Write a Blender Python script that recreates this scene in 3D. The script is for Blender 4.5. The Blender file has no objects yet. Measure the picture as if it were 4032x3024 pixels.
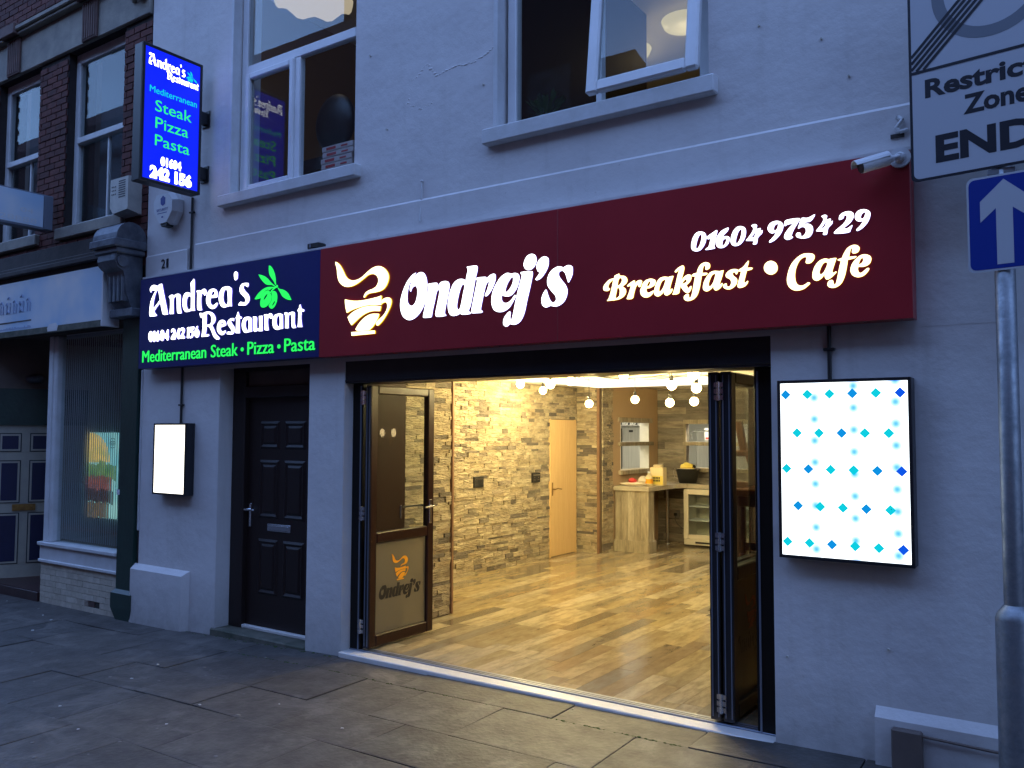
import bpy, bmesh, math, random
from mathutils import Vector, Matrix
random.seed(7)
R = math.radians
sc = bpy.context.scene
COL = sc.collection

# ------------------------------------------------------------------ camera
cam = bpy.data.cameras.new('camera'); camo = bpy.data.objects.new('camera', cam); COL.objects.link(camo)
sc.camera = camo
cam.sensor_fit = 'HORIZONTAL'; cam.sensor_width = 36.0; cam.lens = 36.0 * 3336.21 / 4032
cam.clip_start = 0.05; cam.clip_end = 400
yaw, pitch, roll = R(34.34922581), R(3.22867501), R(0.21543872)
f = Vector((-math.sin(yaw) * math.cos(pitch), math.cos(yaw) * math.cos(pitch), math.sin(pitch)))
r = Vector((math.cos(yaw), math.sin(yaw), 0)); u = r.cross(f)
r2 = math.cos(roll) * r + math.sin(roll) * u; u2 = -math.sin(roll) * r + math.cos(roll) * u
M = Matrix((r2, u2, -f)).transposed().to_4x4(); M.translation = Vector((0, -5.05, 1.8))
camo.matrix_world = M

# ------------------------------------------------------------------ sky, sun, exposure
w = bpy.data.worlds.new('World'); sc.world = w; w.use_nodes = True
nt = w.node_tree; nt.nodes.clear()
sky = nt.nodes.new('ShaderNodeTexSky'); sky.sky_type = 'NISHITA'; sky.sun_disc = False
sky.sun_elevation = R(-1.5); sky.sun_rotation = R(200); sky.altitude = 50
sky.air_density = 1.6; sky.dust_density = 0.3; sky.ozone_density = 6.0
bg = nt.nodes.new('ShaderNodeBackground'); bg.inputs[1].default_value = 19.5
wo = nt.nodes.new('ShaderNodeOutputWorld')
hs = nt.nodes.new('ShaderNodeHueSaturation'); hs.inputs['Saturation'].default_value = 0.72; hs.inputs['Hue'].default_value = 0.492
nt.links.new(sky.outputs[0], hs.inputs['Color']); tint = nt.nodes.new('ShaderNodeMixRGB'); tint.blend_type = 'MULTIPLY'; tint.inputs[0].default_value = 1.0; tint.inputs[2].default_value = (0.78, 1.0, 0.97, 1)
nt.links.new(hs.outputs[0], tint.inputs[1]); nt.links.new(tint.outputs[0], bg.inputs[0]); nt.links.new(bg.outputs[0], wo.inputs[0])
sun = bpy.data.lights.new('sun', 'SUN'); sun.energy = 0.05; sun.angle = R(20); sun.color = (1, 0.93, 0.85)
suno = bpy.data.objects.new('sun', sun); COL.objects.link(suno)
suno.rotation_euler = (R(70), 0, R(200 - 180))
sc.view_settings.view_transform = 'Standard'; sc.view_settings.look = 'None'
sc.view_settings.gamma = 1; sc.view_settings.use_curve_mapping = False
sc.view_settings.exposure = 0.0
sc.render.engine = 'CYCLES'
sc.cycles.use_denoising = True
sc.cycles.sample_clamp_indirect = 6.0
sc.cycles.max_bounces = 8; sc.cycles.transparent_max_bounces = 16
sc.cycles.caustics_reflective = False; sc.cycles.caustics_refractive = False

# ------------------------------------------------------------------ materials
def lin(h):
    c = [int(h[i:i + 2], 16) / 255 for i in (0, 2, 4)]
    return tuple(x / 12.92 if x <= 0.04045 else ((x + 0.055) / 1.055) ** 2.4 for x in c) + (1,)
def col(c): return lin(c) if isinstance(c, str) else tuple(c) + ((1,) if len(c) == 3 else ())
def nodes(m):
    n = m.node_tree.nodes; return n, m.node_tree.links, n['Principled BSDF']
def mat(name, c, rough=0.6, metal=0.0, c2=None, nscale=6.0, bump=0.0, bscale=60.0, stretch=(1, 1, 1), c3=None, spec=0.5, detail=5.0, rvar=0.0, bdist=0.01):
    """one surface: colour c wandering towards c2 (and c3 in patches), with fine relief"""
    m = bpy.data.materials.new(name); m.use_nodes = True
    n, L, b = nodes(m)
    b.inputs['Roughness'].default_value = rough; b.inputs['Metallic'].default_value = metal
    b.inputs['Specular IOR Level'].default_value = spec
    b.inputs['Base Color'].default_value = col(c)
    tc = n.new('ShaderNodeTexCoord'); mp = n.new('ShaderNodeMapping'); mp.inputs['Scale'].default_value = stretch
    L.new(tc.outputs['Object'], mp.inputs[0])
    if c2 is not None:
        t = n.new('ShaderNodeTexNoise'); t.inputs['Scale'].default_value = nscale; t.inputs['Detail'].default_value = detail
        t.inputs['Roughness'].default_value = 0.65
        L.new(mp.outputs[0], t.inputs['Vector'])
        cr = n.new('ShaderNodeValToRGB'); e = cr.color_ramp.elements
        e[0].position = 0.34; e[0].color = col(c); e[1].position = 0.68; e[1].color = col(c2)
        if c3 is not None:
            k = cr.color_ramp.elements.new(0.5); k.color = col(c3)
        L.new(t.outputs[0], cr.inputs[0]); L.new(cr.outputs[0], b.inputs['Base Color'])
        if rvar:
            mr = n.new('ShaderNodeMapRange'); mr.inputs[3].default_value = rough - rvar; mr.inputs[4].default_value = rough + rvar
            mr.inputs[1].default_value = 0.3; mr.inputs[2].default_value = 0.7
            L.new(t.outputs[0], mr.inputs[0]); L.new(mr.outputs[0], b.inputs['Roughness'])
    if bump:
        t2 = n.new('ShaderNodeTexNoise'); t2.inputs['Scale'].default_value = bscale; t2.inputs['Detail'].default_value = 6
        bp = n.new('ShaderNodeBump'); bp.inputs['Strength'].default_value = bump; bp.inputs['Distance'].default_value = bdist
        L.new(mp.outputs[0], t2.inputs['Vector']); L.new(t2.outputs[0], bp.inputs['Height']); L.new(bp.outputs[0], b.inputs['Normal'])
    return m
def emis(name, c, s):
    m = bpy.data.materials.new(name); m.use_nodes = True
    n, L, b = nodes(m)
    b.inputs['Base Color'].default_value = (0.02, 0.02, 0.02, 1) if min(c[:3]) < 0.3 and not isinstance(c, str) else (0.3, 0.3, 0.3, 1); b.inputs['Roughness'].default_value = 0.3
    b.inputs['Emission Color'].default_value = col(c); b.inputs['Emission Strength'].default_value = s
    return m
def glassmat(name, tint=(0.93, 0.96, 0.96), refl=1.0, dirt=0.01, wob=0.015):
    """thin pane: see through it, mirror by Fresnel, a trace of dust"""
    m = bpy.data.materials.new(name); m.use_nodes = True
    n, L, b = nodes(m); n.remove(b)
    tr = n.new('ShaderNodeBsdfTransparent'); tr.inputs[0].default_value = tint + (1,)
    gl = n.new('ShaderNodeBsdfGlossy'); gl.inputs['Roughness'].default_value = 0.0
    gl.inputs[0].default_value = (refl, refl, refl, 1)
    geo = n.new('ShaderNodeNewGeometry')
    dt = n.new('ShaderNodeVectorMath'); dt.operation = 'DOT_PRODUCT'; L.new(geo.outputs['Normal'], dt.inputs[0]); L.new(geo.outputs['Incoming'], dt.inputs[1])
    ab = n.new('ShaderNodeMath'); ab.operation = 'ABSOLUTE'; L.new(dt.outputs['Value'], ab.inputs[0])
    om = n.new('ShaderNodeMath'); om.operation = 'SUBTRACT'; om.inputs[0].default_value = 1.0; L.new(ab.outputs[0], om.inputs[1])
    pw5 = n.new('ShaderNodeMath'); pw5.operation = 'POWER'; pw5.inputs[1].default_value = 5.0; L.new(om.outputs[0], pw5.inputs[0])
    fr = n.new('ShaderNodeMath'); fr.operation = 'MULTIPLY_ADD'; fr.inputs[1].default_value = 0.9; fr.inputs[2].default_value = 0.03; L.new(pw5.outputs[0], fr.inputs[0])
    nb = n.new('ShaderNodeBump'); nb.inputs['Strength'].default_value = wob; nb.inputs['Distance'].default_value = 0.01
    tx = n.new('ShaderNodeTexNoise'); tx.inputs['Scale'].default_value = 2.0
    tc = n.new('ShaderNodeTexCoord'); L.new(tc.outputs['Object'], tx.inputs['Vector'])
    L.new(tx.outputs[0], nb.inputs['Height']); L.new(nb.outputs[0], gl.inputs['Normal'])
    mx = n.new('ShaderNodeMixShader'); L.new(fr.outputs[0], mx.inputs[0]); L.new(tr.outputs[0], mx.inputs[1]); L.new(gl.outputs[0], mx.inputs[2])
    df = n.new('ShaderNodeBsdfDiffuse'); df.inputs[0].default_value = (0.5, 0.5, 0.5, 1)
    m2 = n.new('ShaderNodeMixShader'); m2.inputs[0].default_value = dirt
    L.new(mx.outputs[0], m2.inputs[1]); L.new(df.outputs[0], m2.inputs[2])
    L.new(m2.outputs[0], n['Material Output'].inputs[0])
    return m
def print_mat(name, c, c2, s, sc_=14):
    m = emis(name, c, s); n, L, b = nodes(m)
    g = n.new('ShaderNodeNewGeometry'); t = n.new('ShaderNodeTexNoise'); t.inputs['Scale'].default_value = sc_; t.inputs['Detail'].default_value = 4
    cr = n.new('ShaderNodeValToRGB'); e = cr.color_ramp.elements; e[0].position = .38; e[0].color = col(c); e[1].position = .62; e[1].color = col(c2)
    L.new(g.outputs['Position'], t.inputs['Vector']); L.new(t.outputs[0], cr.inputs[0]); L.new(cr.outputs[0], b.inputs['Emission Color']); return m
def pieces_mat(name, stops, rough, bump, bscale, stretch, gnoise, gstretch, mixf=0.35, dark='2a2522', rvar=0.0, bdist=0.01, spec=0.5, light=None):
    """tiles, stones, planks: each piece takes its own colour, then grain within it"""
    m = bpy.data.materials.new(name); m.use_nodes = True
    n, L, b = nodes(m); b.inputs['Roughness'].default_value = rough; b.inputs['Specular IOR Level'].default_value = spec
    oi = n.new('ShaderNodeObjectInfo'); ge = n.new('ShaderNodeNewGeometry')
    ad = n.new('ShaderNodeMath'); ad.operation = 'ADD'; L.new(oi.outputs['Random'], ad.inputs[0]); L.new(ge.outputs['Random Per Island'], ad.inputs[1])
    fr = n.new('ShaderNodeMath'); fr.operation = 'FRACT'; L.new(ad.outputs[0], fr.inputs[0])
    cr = n.new('ShaderNodeValToRGB'); cr.color_ramp.interpolation = 'LINEAR'
    e = cr.color_ramp.elements
    for i, (p, c) in enumerate(stops):
        k = e[i] if i < 2 else e.new(p)
        k.position = p; k.color = col(c)
    L.new(fr.outputs[0], cr.inputs[0])
    mp = n.new('ShaderNodeMapping'); mp.inputs['Scale'].default_value = gstretch
    L.new(ge.outputs['Position'], mp.inputs[0])
    cv = n.new('ShaderNodeCombineXYZ'); mu = n.new('ShaderNodeMath'); mu.operation = 'MULTIPLY'; mu.inputs[1].default_value = 37.0
    L.new(fr.outputs[0], mu.inputs[0]); L.new(mu.outputs[0], cv.inputs[0]); L.new(mu.outputs[0], cv.inputs[1]); L.new(mu.outputs[0], cv.inputs[2])
    L.new(cv.outputs[0], mp.inputs['Location'])
    t = n.new('ShaderNodeTexNoise'); t.inputs['Scale'].default_value = gnoise; t.inputs['Detail'].default_value = 6; t.inputs['Roughness'].default_value = 0.7
    L.new(mp.outputs[0], t.inputs['Vector'])
    rr = n.new('ShaderNodeMapRange'); rr.inputs[1].default_value = 0.38; rr.inputs[2].default_value = 0.68; rr.inputs[4].default_value = mixf
    L.new(t.outputs[0], rr.inputs[0])
    mx = n.new('ShaderNodeMixRGB'); L.new(rr.outputs[0], mx.inputs[0]); L.new(cr.outputs[0], mx.inputs[1]); mx.inputs[2].default_value = col(dark)
    out = mx.outputs[0]
    if light:
        t4 = n.new('ShaderNodeTexNoise'); t4.inputs['Scale'].default_value = 2.6; t4.inputs['Detail'].default_value = 9; t4.inputs['Roughness'].default_value = .68; t4.inputs['Distortion'].default_value = .6
        L.new(ge.outputs['Position'], t4.inputs['Vector'])
        r4 = n.new('ShaderNodeMapRange'); r4.inputs[1].default_value = .54; r4.inputs[2].default_value = .66; r4.inputs[4].default_value = .8
        L.new(t4.outputs[0], r4.inputs[0]); m4 = n.new('ShaderNodeMixRGB'); m4.inputs[2].default_value = col(light)
        L.new(r4.outputs[0], m4.inputs[0]); L.new(out, m4.inputs[1]); out = m4.outputs[0]
    L.new(out, b.inputs['Base Color'])
    if rvar:
        mr = n.new('ShaderNodeMapRange'); mr.inputs[3].default_value = rough - rvar; mr.inputs[4].default_value = rough + rvar
        L.new(t.outputs[0], mr.inputs[0]); L.new(mr.outputs[0], b.inputs['Roughness'])
    if bump:
        mp2 = n.new('ShaderNodeMapping'); mp2.inputs['Scale'].default_value = stretch; L.new(ge.outputs['Position'], mp2.inputs[0])
        t2 = n.new('ShaderNodeTexNoise'); t2.inputs['Scale'].default_value = bscale; t2.inputs['Detail'].default_value = 5
        bp = n.new('ShaderNodeBump'); bp.inputs['Strength'].default_value = bump; bp.inputs['Distance'].default_value = bdist
        L.new(mp2.outputs[0], t2.inputs['Vector']); L.new(t2.outputs[0], bp.inputs['Height']); L.new(bp.outputs[0], b.inputs['Normal'])
    return m

MT = {}
def render_mat():
    """painted cement render: off-white, patchy, trowelled, with rain streaks and hairline dirt"""
    m = bpy.data.materials.new('painted_render'); m.use_nodes = True
    n, L, b = nodes(m); b.inputs['Roughness'].default_value = 0.72
    ge = n.new('ShaderNodeNewGeometry')
    def noise(scale, det, stretch=(1, 1, 1), rg=0.6):
        mp = n.new('ShaderNodeMapping'); mp.inputs['Scale'].default_value = stretch; L.new(ge.outputs['Position'], mp.inputs[0])
        t = n.new('ShaderNodeTexNoise'); t.inputs['Scale'].default_value = scale; t.inputs['Detail'].default_value = det; t.inputs['Roughness'].default_value = rg
        L.new(mp.outputs[0], t.inputs['Vector']); return t.outputs[0]
    cr = n.new('ShaderNodeValToRGB'); e = cr.color_ramp.elements
    e[0].position = 0.3; e[0].color = (0.61, 0.585, 0.575, 1); e[1].position = 0.7; e[1].color = (0.70, 0.675, 0.66, 1)
    L.new(noise(1.3, 8), cr.inputs[0])
    st = n.new('ShaderNodeValToRGB'); e = st.color_ramp.elements
    e[0].position = 0.55; e[0].color = (1, 1, 1, 1); e[1].position = 0.85; e[1].color = (0.82, 0.81, 0.79, 1)
    L.new(noise(2.2, 6, (3.5, 3.5, 0.35)), st.inputs[0])
    mx = n.new('ShaderNodeMixRGB'); mx.blend_type = 'MULTIPLY'; mx.inputs[0].default_value = 0.8
    L.new(cr.outputs[0], mx.inputs[1]); L.new(st.outputs[0], mx.inputs[2])
    sp = n.new('ShaderNodeSeparateXYZ'); L.new(ge.outputs['Position'], sp.inputs[0])
    hz = n.new('ShaderNodeMapRange'); hz.inputs[1].default_value = -.15; hz.inputs[2].default_value = .45; hz.inputs[3].default_value = .85; hz.inputs[4].default_value = 0
    L.new(sp.outputs[2], hz.inputs[0])
    dn_ = n.new('ShaderNodeMath'); dn_.operation = 'MULTIPLY'; L.new(hz.outputs[0], dn_.inputs[0]); L.new(noise(9, 8, (1, 1, .7), .75), dn_.inputs[1])
    mg = n.new('ShaderNodeMixRGB'); mg.inputs[2].default_value = (0.16, 0.15, 0.12, 1); L.new(dn_.outputs[0], mg.inputs[0]); L.new(mx.outputs[0], mg.inputs[1])
    fk = n.new('ShaderNodeValToRGB'); e = fk.color_ramp.elements; e[0].position = .70; e[0].color = (0, 0, 0, 1); e[1].position = .76; e[1].color = (.45, .45, .45, 1)
    L.new(noise(26, 3), fk.inputs[0])
    mk = n.new('ShaderNodeMixRGB'); mk.inputs[2].default_value = (0.38, 0.36, 0.33, 1); L.new(fk.outputs[0], mk.inputs[0]); L.new(mg.outputs[0], mk.inputs[1])
    L.new(mk.outputs[0], b.inputs['Base Color'])
    h1 = noise(3.0, 3); h2 = noise(55, 5)
    ma = n.new('ShaderNodeMath'); ma.operation = 'MULTIPLY_ADD'; ma.inputs[1].default_value = 9.0
    L.new(h1, ma.inputs[0]); L.new(h2, ma.inputs[2])
    bp = n.new('ShaderNodeBump'); bp.inputs['Strength'].default_value = 0.34; bp.inputs['Distance'].default_value = 0.005
    L.new(ma.outputs[0], bp.inputs['Height']); L.new(bp.outputs[0], b.inputs['Normal'])
    return m
MT['render'] = render_mat()
MT['white_paint'] = mat('white_paint', (0.66, 0.67, 0.68), 0.5, c2=(0.55, 0.55, 0.54), nscale=4, bump=0.15, bscale=40)
MT['upvc'] = mat('white_upvc', (0.78, 0.79, 0.80), 0.3, c2=(0.70, 0.71, 0.72), nscale=3)
MT['black_alu'] = mat('black_aluminium', (0.012, 0.013, 0.016), 0.32, 0.0, c2=(0.02, 0.02, 0.024), nscale=5)
MT['black_upvc'] = mat('black_foiled_upvc', (0.008, 0.007, 0.007), 0.38, 0.0, c2=(0.011, 0.009, 0.008), nscale=20, stretch=(1, 1, 0.1), bump=0.1, spec=0.2)
MT['brown_upvc'] = mat('rosewood_foiled_upvc', (0.024, 0.007, 0.005), 0.32, c2=(0.014, 0.005, 0.004), nscale=14, stretch=(6, 6, 0.4), bump=0.1, spec=0.3)
MT['door_brown'] = mat('dark_brown_door', (0.017, 0.007, 0.006), 0.5, c2=(0.012, 0.006, 0.005), nscale=18, stretch=(5, 5, 0.5), bump=0.15)
MT['chrome'] = mat('chrome', (0.75, 0.76, 0.78), 0.18, 1.0)
MT['steel'] = mat('brushed_steel', (0.5, 0.5, 0.5), 0.32, 1.0, c2=(0.4, 0.4, 0.4), nscale=30, stretch=(1, 1, 0.05))
MT['galv'] = mat('galvanised_steel', (0.30, 0.32, 0.34), 0.45, 0.75, c2=(0.18, 0.20, 0.22), nscale=14, bump=0.1, rvar=0.1)
MT['brass'] = mat('tarnished_brass', (0.35, 0.22, 0.07), 0.35, 1.0, c2=(0.2, 0.12, 0.05), nscale=20)
MT['strip'] = mat('grey_gasket', (0.20, 0.22, 0.27), 0.35, 0.3)
MT['red_panel'] = mat('red_sign_panel', (0.36, 0.024, 0.032), 0.30, c2=(0.32, 0.021, 0.028), nscale=2, spec=0.4)
MT['blue_panel'] = mat('blue_sign_panel', (0.012, 0.022, 0.15), 0.33, c2=(0.010, 0.018, 0.13), nscale=2, spec=0.4)
MT['lit_white'] = emis('lit_white_face', (0.93, 0.94, 1.0), 3.2)
MT['lit_yellow'] = emis('lit_yellow_face', (1.0, 0.90, 0.42), 3.2)
MT['lit_green'] = emis('lit_green_face', (0.02, 1.0, 0.12), 1.1)
MT['rim_white'] = emis('letter_halo_edge', (0.22, 0.18, 1.0), 1.3)  # violet edge glow imitates the purple halo round the white letters
MT['rim_yellow'] = emis('lit_yellow_edge', (1.0, 0.72, 0.03), 1.2)
MT['lit_blue'] = emis('lit_blue_face', (0.0, 0.012, 1.0), 1.0)
MT['lit_cyan'] = emis('lit_cyan_letters', (0.0, 0.75, 0.75), 1.0)
MT['lit_green2'] = emis('lit_green_letters', (0.03, 1.0, 0.22), 1.0)
MT['lit_warm'] = emis('lit_warm_panel', (1.0, 0.93, 0.80), 3.0)
MT['pave_bed'] = mat('dark_joint_bed', (0.03, 0.029, 0.027), 0.95, c2=(0.055, 0.055, 0.042), nscale=5)
MT['plastic_black'] = mat('black_plastic', (0.015, 0.015, 0.016), 0.4)
MT['plastic_cream'] = mat('cream_plastic', (0.55, 0.52, 0.45), 0.45, c2=(0.42, 0.40, 0.35), nscale=8)
MT['plastic_white'] = mat('white_plastic', (0.72, 0.73, 0.74), 0.35, c2=(0.65, 0.66, 0.67), nscale=8)
MT['green_paint'] = mat('dark_green_paint', (0.012, 0.04, 0.03), 0.4, c2=(0.008, 0.028, 0.022), nscale=5, bump=0.2, bscale=25)
MT['navy_paint'] = mat('navy_paint', (0.006, 0.010, 0.055), 0.4, c2=(0.005, 0.007, 0.04), nscale=4)
MT['cream_paint'] = mat('cream_paint', (0.42, 0.39, 0.31), 0.5, c2=(0.34, 0.32, 0.27), nscale=5, bump=0.15, bscale=30)
MT['maroon_tile'] = mat('maroon_tile', (0.05, 0.022, 0.02), 0.4, c2=(0.03, 0.015, 0.015), nscale=6)
MT['soffit'] = mat('brown_soffit', (0.16, 0.12, 0.10), 0.7, c2=(0.11, 0.085, 0.075), nscale=3)
MT['stone_trim'] = mat('weathered_stone', (0.34, 0.31, 0.25), 0.8, c2=(0.20, 0.19, 0.17), nscale=3.5, bump=0.3, bscale=30, detail=8)
MT['pink_stone'] = mat('red_terracotta', (0.17, 0.10, 0.085), 0.8, c2=(0.11, 0.07, 0.06), nscale=6, bump=0.3, bscale=30)
MT['dark_stone'] = mat('sooty_moulding', (0.06, 0.05, 0.045), 0.8, c2=(0.035, 0.03, 0.03), nscale=5, bump=0.3, bscale=30)
MT['lead'] = mat('weathered_lead', (0.16, 0.18, 0.21), 0.5, 0.2, c2=(0.07, 0.08, 0.10), nscale=7, bump=0.4, bscale=18)
MT['mortar'] = mat('sooty_mortar', (0.022, 0.016, 0.016), 0.95, c2=(0.035, 0.026, 0.024), nscale=10)
MT['fascia_white'] = mat('faded_fascia', (0.80, 0.80, 0.80), 0.3, c2=(0.36, 0.56, 0.76), nscale=1.1, detail=3)
MT['faded_print'] = mat('faded_lettering', (0.30, 0.38, 0.55), 0.5)
MT['glass'] = glassmat('window_glass')
MT['glass_dusty'] = glassmat('dusty_glass', refl=0.6, dirt=0.015)
MT['glass_low'] = glassmat('clear_glass', dirt=0.005, wob=0.0)
def frosted():
    m = bpy.data.materials.new('frosted_glass'); m.use_nodes = True
    n, L, b = nodes(m)
    b.inputs['Base Color'].default_value = (0.20, 0.17, 0.11, 1); b.inputs['Roughness'].default_value = 0.4
    b.inputs['Transmission Weight'].default_value = 0.0; b.inputs['Alpha'].default_value = 0.72
    return m
MT['frosted'] = frosted()
MT['frosted_shaded'] = frosted(); MT['frosted_shaded'].node_tree.nodes['Principled BSDF'].inputs['Base Color'].default_value = (0.045, 0.038, 0.026, 1)  # backlit look of the right pane put into a darker frosted colour
MT['vinyl_shaded'] = mat('shaded_logo_vinyl', (0.16, 0.04, 0.015), 0.6)  # orange logo vinyl darkened in colour for the backlit right pane
MT['vinyl_black'] = mat('black_vinyl', (0.012, 0.010, 0.009), 0.5)
MT['vinyl_orange'] = mat('orange_vinyl', (0.85, 0.36, 0.01), 0.5)
MT['brick'] = pieces_mat('sooty_red_brick', [(0.0, (0.11, 0.026, 0.019)), (1.0, (0.14, 0.034, 0.024)), (0.3, (0.085, 0.022, 0.018)), (0.6, (0.12, 0.029, 0.021))], 0.85, 0.5, 60, (1, 1, 1), 12, (1, 1, 1), 0.5, '140c0c')
MT['cream_brick'] = pieces_mat('cream_painted_brick', [(0.0, (0.58, 0.52, 0.41)), (1.0, (0.64, 0.58, 0.47)), (0.5, (0.54, 0.48, 0.38))], 0.6, 0.4, 50, (1, 1, 1), 9, (1, 1, 1), 0.35, '5a4c3c')
MT['slab'] = pieces_mat('paving_stone', [(0.0, (0.085, 0.076, 0.069)), (1.0, (0.10, 0.09, 0.08)), (0.35, (0.07, 0.065, 0.061)), (0.7, (0.092, 0.082, 0.073))], 0.58, 0.6, 30, (1, 1, 1), 4.5, (1, 1, 1), 0.7, '2c2825', rvar=0.14, bdist=0.008, light=(0.15, 0.135, 0.12))
MT['plank_tile'] = pieces_mat('wood_look_tile', [(0.0, (0.44, 0.35, 0.20)), (1.0, (0.40, 0.32, 0.18)), (0.12, (0.30, 0.24, 0.15)), (0.24, (0.40, 0.31, 0.17)), (0.36, (0.52, 0.43, 0.28)), (0.46, (0.24, 0.20, 0.14)), (0.56, (0.41, 0.32, 0.17)), (0.66, (0.31, 0.22, 0.12)), (0.78, (0.14, 0.125, 0.10)), (0.88, (0.56, 0.48, 0.34))], 0.15, 0.35, 9, (1, 0.5, 1), 6, (2.0, 0.6, 1), 0.65, '5c4830', rvar=0.05, bdist=0.004)
MT['stone'] = pieces_mat('split_stone', [(0.0, (0.54, 0.45, 0.30)), (1.0, (0.50, 0.41, 0.26)), (0.2, (0.48, 0.39, 0.26)), (0.38, (0.58, 0.49, 0.34)), (0.55, (0.44, 0.34, 0.21)), (0.68, (0.52, 0.43, 0.28)), (0.82, (0.14, 0.12, 0.105)), (0.90, (0.24, 0.20, 0.16)), (0.94, (0.50, 0.41, 0.28))], 0.75, 1.0, 16, (1, 1, 5.5), 4.5, (1, 1, 2.6), 0.72, '40372f', bdist=0.03)
MT['grout'] = mat('pale_grout', (0.16, 0.12, 0.08), 0.9)
MT['grout2'] = mat('sandy_grout', (0.20, 0.15, 0.10), 0.9)
MT['ceiling'] = mat('white_ceiling', (0.82, 0.80, 0.74), 0.6)
MT['dark_wall'] = mat('dark_brown_wall', (0.075, 0.045, 0.03), 0.6, c2=(0.05, 0.03, 0.02), nscale=2)
MT['orange_wall'] = mat('beige_wall', (0.52, 0.37, 0.23), 0.7, c2=(0.48, 0.34, 0.21), nscale=2)
MT['plain_wall'] = mat('plain_interior_wall', (0.5, 0.42, 0.32), 0.8)
MT['dark_panel'] = mat('dark_wood_panel', (0.02, 0.007, 0.004), 0.5, c2=(0.02, 0.008, 0.005), nscale=8, stretch=(4, 4, 0.4), spec=0.1)
MT['trim'] = mat('bronze_trim', (0.30, 0.17, 0.10), 0.4, 0.4, c2=(0.22, 0.12, 0.08), nscale=6)
MT['pine'] = mat('oak_veneer', (0.66, 0.45, 0.22), 0.4, c2=(0.58, 0.38, 0.17), nscale=5, stretch=(14, 14, 0.6), bump=0.05)
MT['greyboard'] = pieces_mat('driftwood_board', [(0.0, (0.30, 0.26, 0.20)), (1.0, (0.40, 0.35, 0.27)), (0.22, (0.17, 0.145, 0.12)), (0.42, (0.44, 0.39, 0.31)), (0.58, (0.085, 0.075, 0.065)), (0.72, (0.34, 0.29, 0.22)), (0.86, (0.20, 0.17, 0.135))], 0.55, 0.2, 30, (0.4, 1, 3), 6, (0.5, 1, 2.6), 0.7, '3a3024')
MT['whiteboard'] = pieces_mat('whitewashed_board', [(0.0, (0.40, 0.34, 0.24)), (1.0, (0.50, 0.43, 0.32)), (0.5, (0.32, 0.27, 0.19))], 0.55, 0.2, 30, (3, 3, 0.4), 6, (2.6, 2.6, 0.5), 0.6, '4a4030')
MT['worktop'] = mat('whitewashed_worktop', (0.48, 0.42, 0.32), 0.35, c2=(0.36, 0.31, 0.24), nscale=6, stretch=(0.5, 3, 1))
MT['fridge_white'] = mat('fridge_enamel', (0.62, 0.56, 0.44), 0.35)
MT['fridge_in'] = mat('fridge_lining', (0.55, 0.53, 0.45), 0.5)
MT['kitchen_wall'] = mat('kitchen_wall', (0.62, 0.62, 0.58), 0.6)
MT['cloth_yellow'] = mat('yellow_cloth', (0.75, 0.58, 0.10), 0.8, bump=0.3, bscale=30)
MT['cloth_white'] = mat('white_cloth', (0.72, 0.62, 0.48), 0.85, bump=0.3, bscale=30)
MT['cloth_red'] = mat('red_cloth', (0.6, 0.05, 0.04), 0.7)
MT['bag'] = mat('cream_bag', (0.75, 0.62, 0.36), 0.6)
MT['label_yellow'] = mat('yellow_label', (0.75, 0.6, 0.12), 0.5)
MT['rubber'] = mat('black_rubber', (0.02, 0.02, 0.018), 0.55)
MT['wood_dark'] = mat('stained_wood', (0.20, 0.075, 0.03), 0.4, c2=(0.13, 0.05, 0.02), nscale=6, stretch=(4, 4, 0.6))
MT['asphalt'] = mat('asphalt', (0.05, 0.05, 0.052), 0.8, c2=(0.035, 0.035, 0.037), nscale=30, bump=0.5, bscale=120)
MT['kerb'] = mat('kerb_stone', (0.20, 0.19, 0.17), 0.75, c2=(0.13, 0.125, 0.115), nscale=9, bump=0.3)
MT['concrete'] = mat('mossy_concrete', (0.14, 0.13, 0.10), 0.85, c2=(0.05, 0.06, 0.04), nscale=7, bump=0.5, bscale=30)
MT['sill_white'] = mat('white_threshold', (0.75, 0.72, 0.68), 0.35, c2=(0.62, 0.59, 0.55), nscale=6)
MT['sign_grey'] = mat('reflective_sign_white', (0.46, 0.48, 0.52), 0.4)
MT['sign_blue'] = mat('reflective_sign_blue', (0.004, 0.03, 0.26), 0.35)
MT['sign_black'] = mat('sign_black', (0.012, 0.014, 0.022), 0.4)
MT['sign_ring'] = mat('sign_grey_ring', (0.17, 0.19, 0.22), 0.4)
MT['blind'] = mat('blind_fabric', (0.55, 0.60, 0.62), 0.8)
MT['yellow_wall'] = mat('ochre_room_wall', (0.22, 0.15, 0.05), 0.8)
MT['curtain'] = mat('grey_curtain', (0.07, 0.085, 0.10), 0.9)
MT['card'] = mat('pizza_box_card', (0.6, 0.5, 0.48), 0.7)
MT['card_red'] = mat('red_print', (0.5, 0.05, 0.05), 0.7)
MT['litter'] = mat('pale_litter', (0.6, 0.6, 0.58), 0.6)
MT['gum'] = mat('trodden_gum', (0.20, 0.19, 0.175), 0.8)
MT['moss'] = mat('moss', (0.04, 0.07, 0.015), 0.95)

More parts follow.
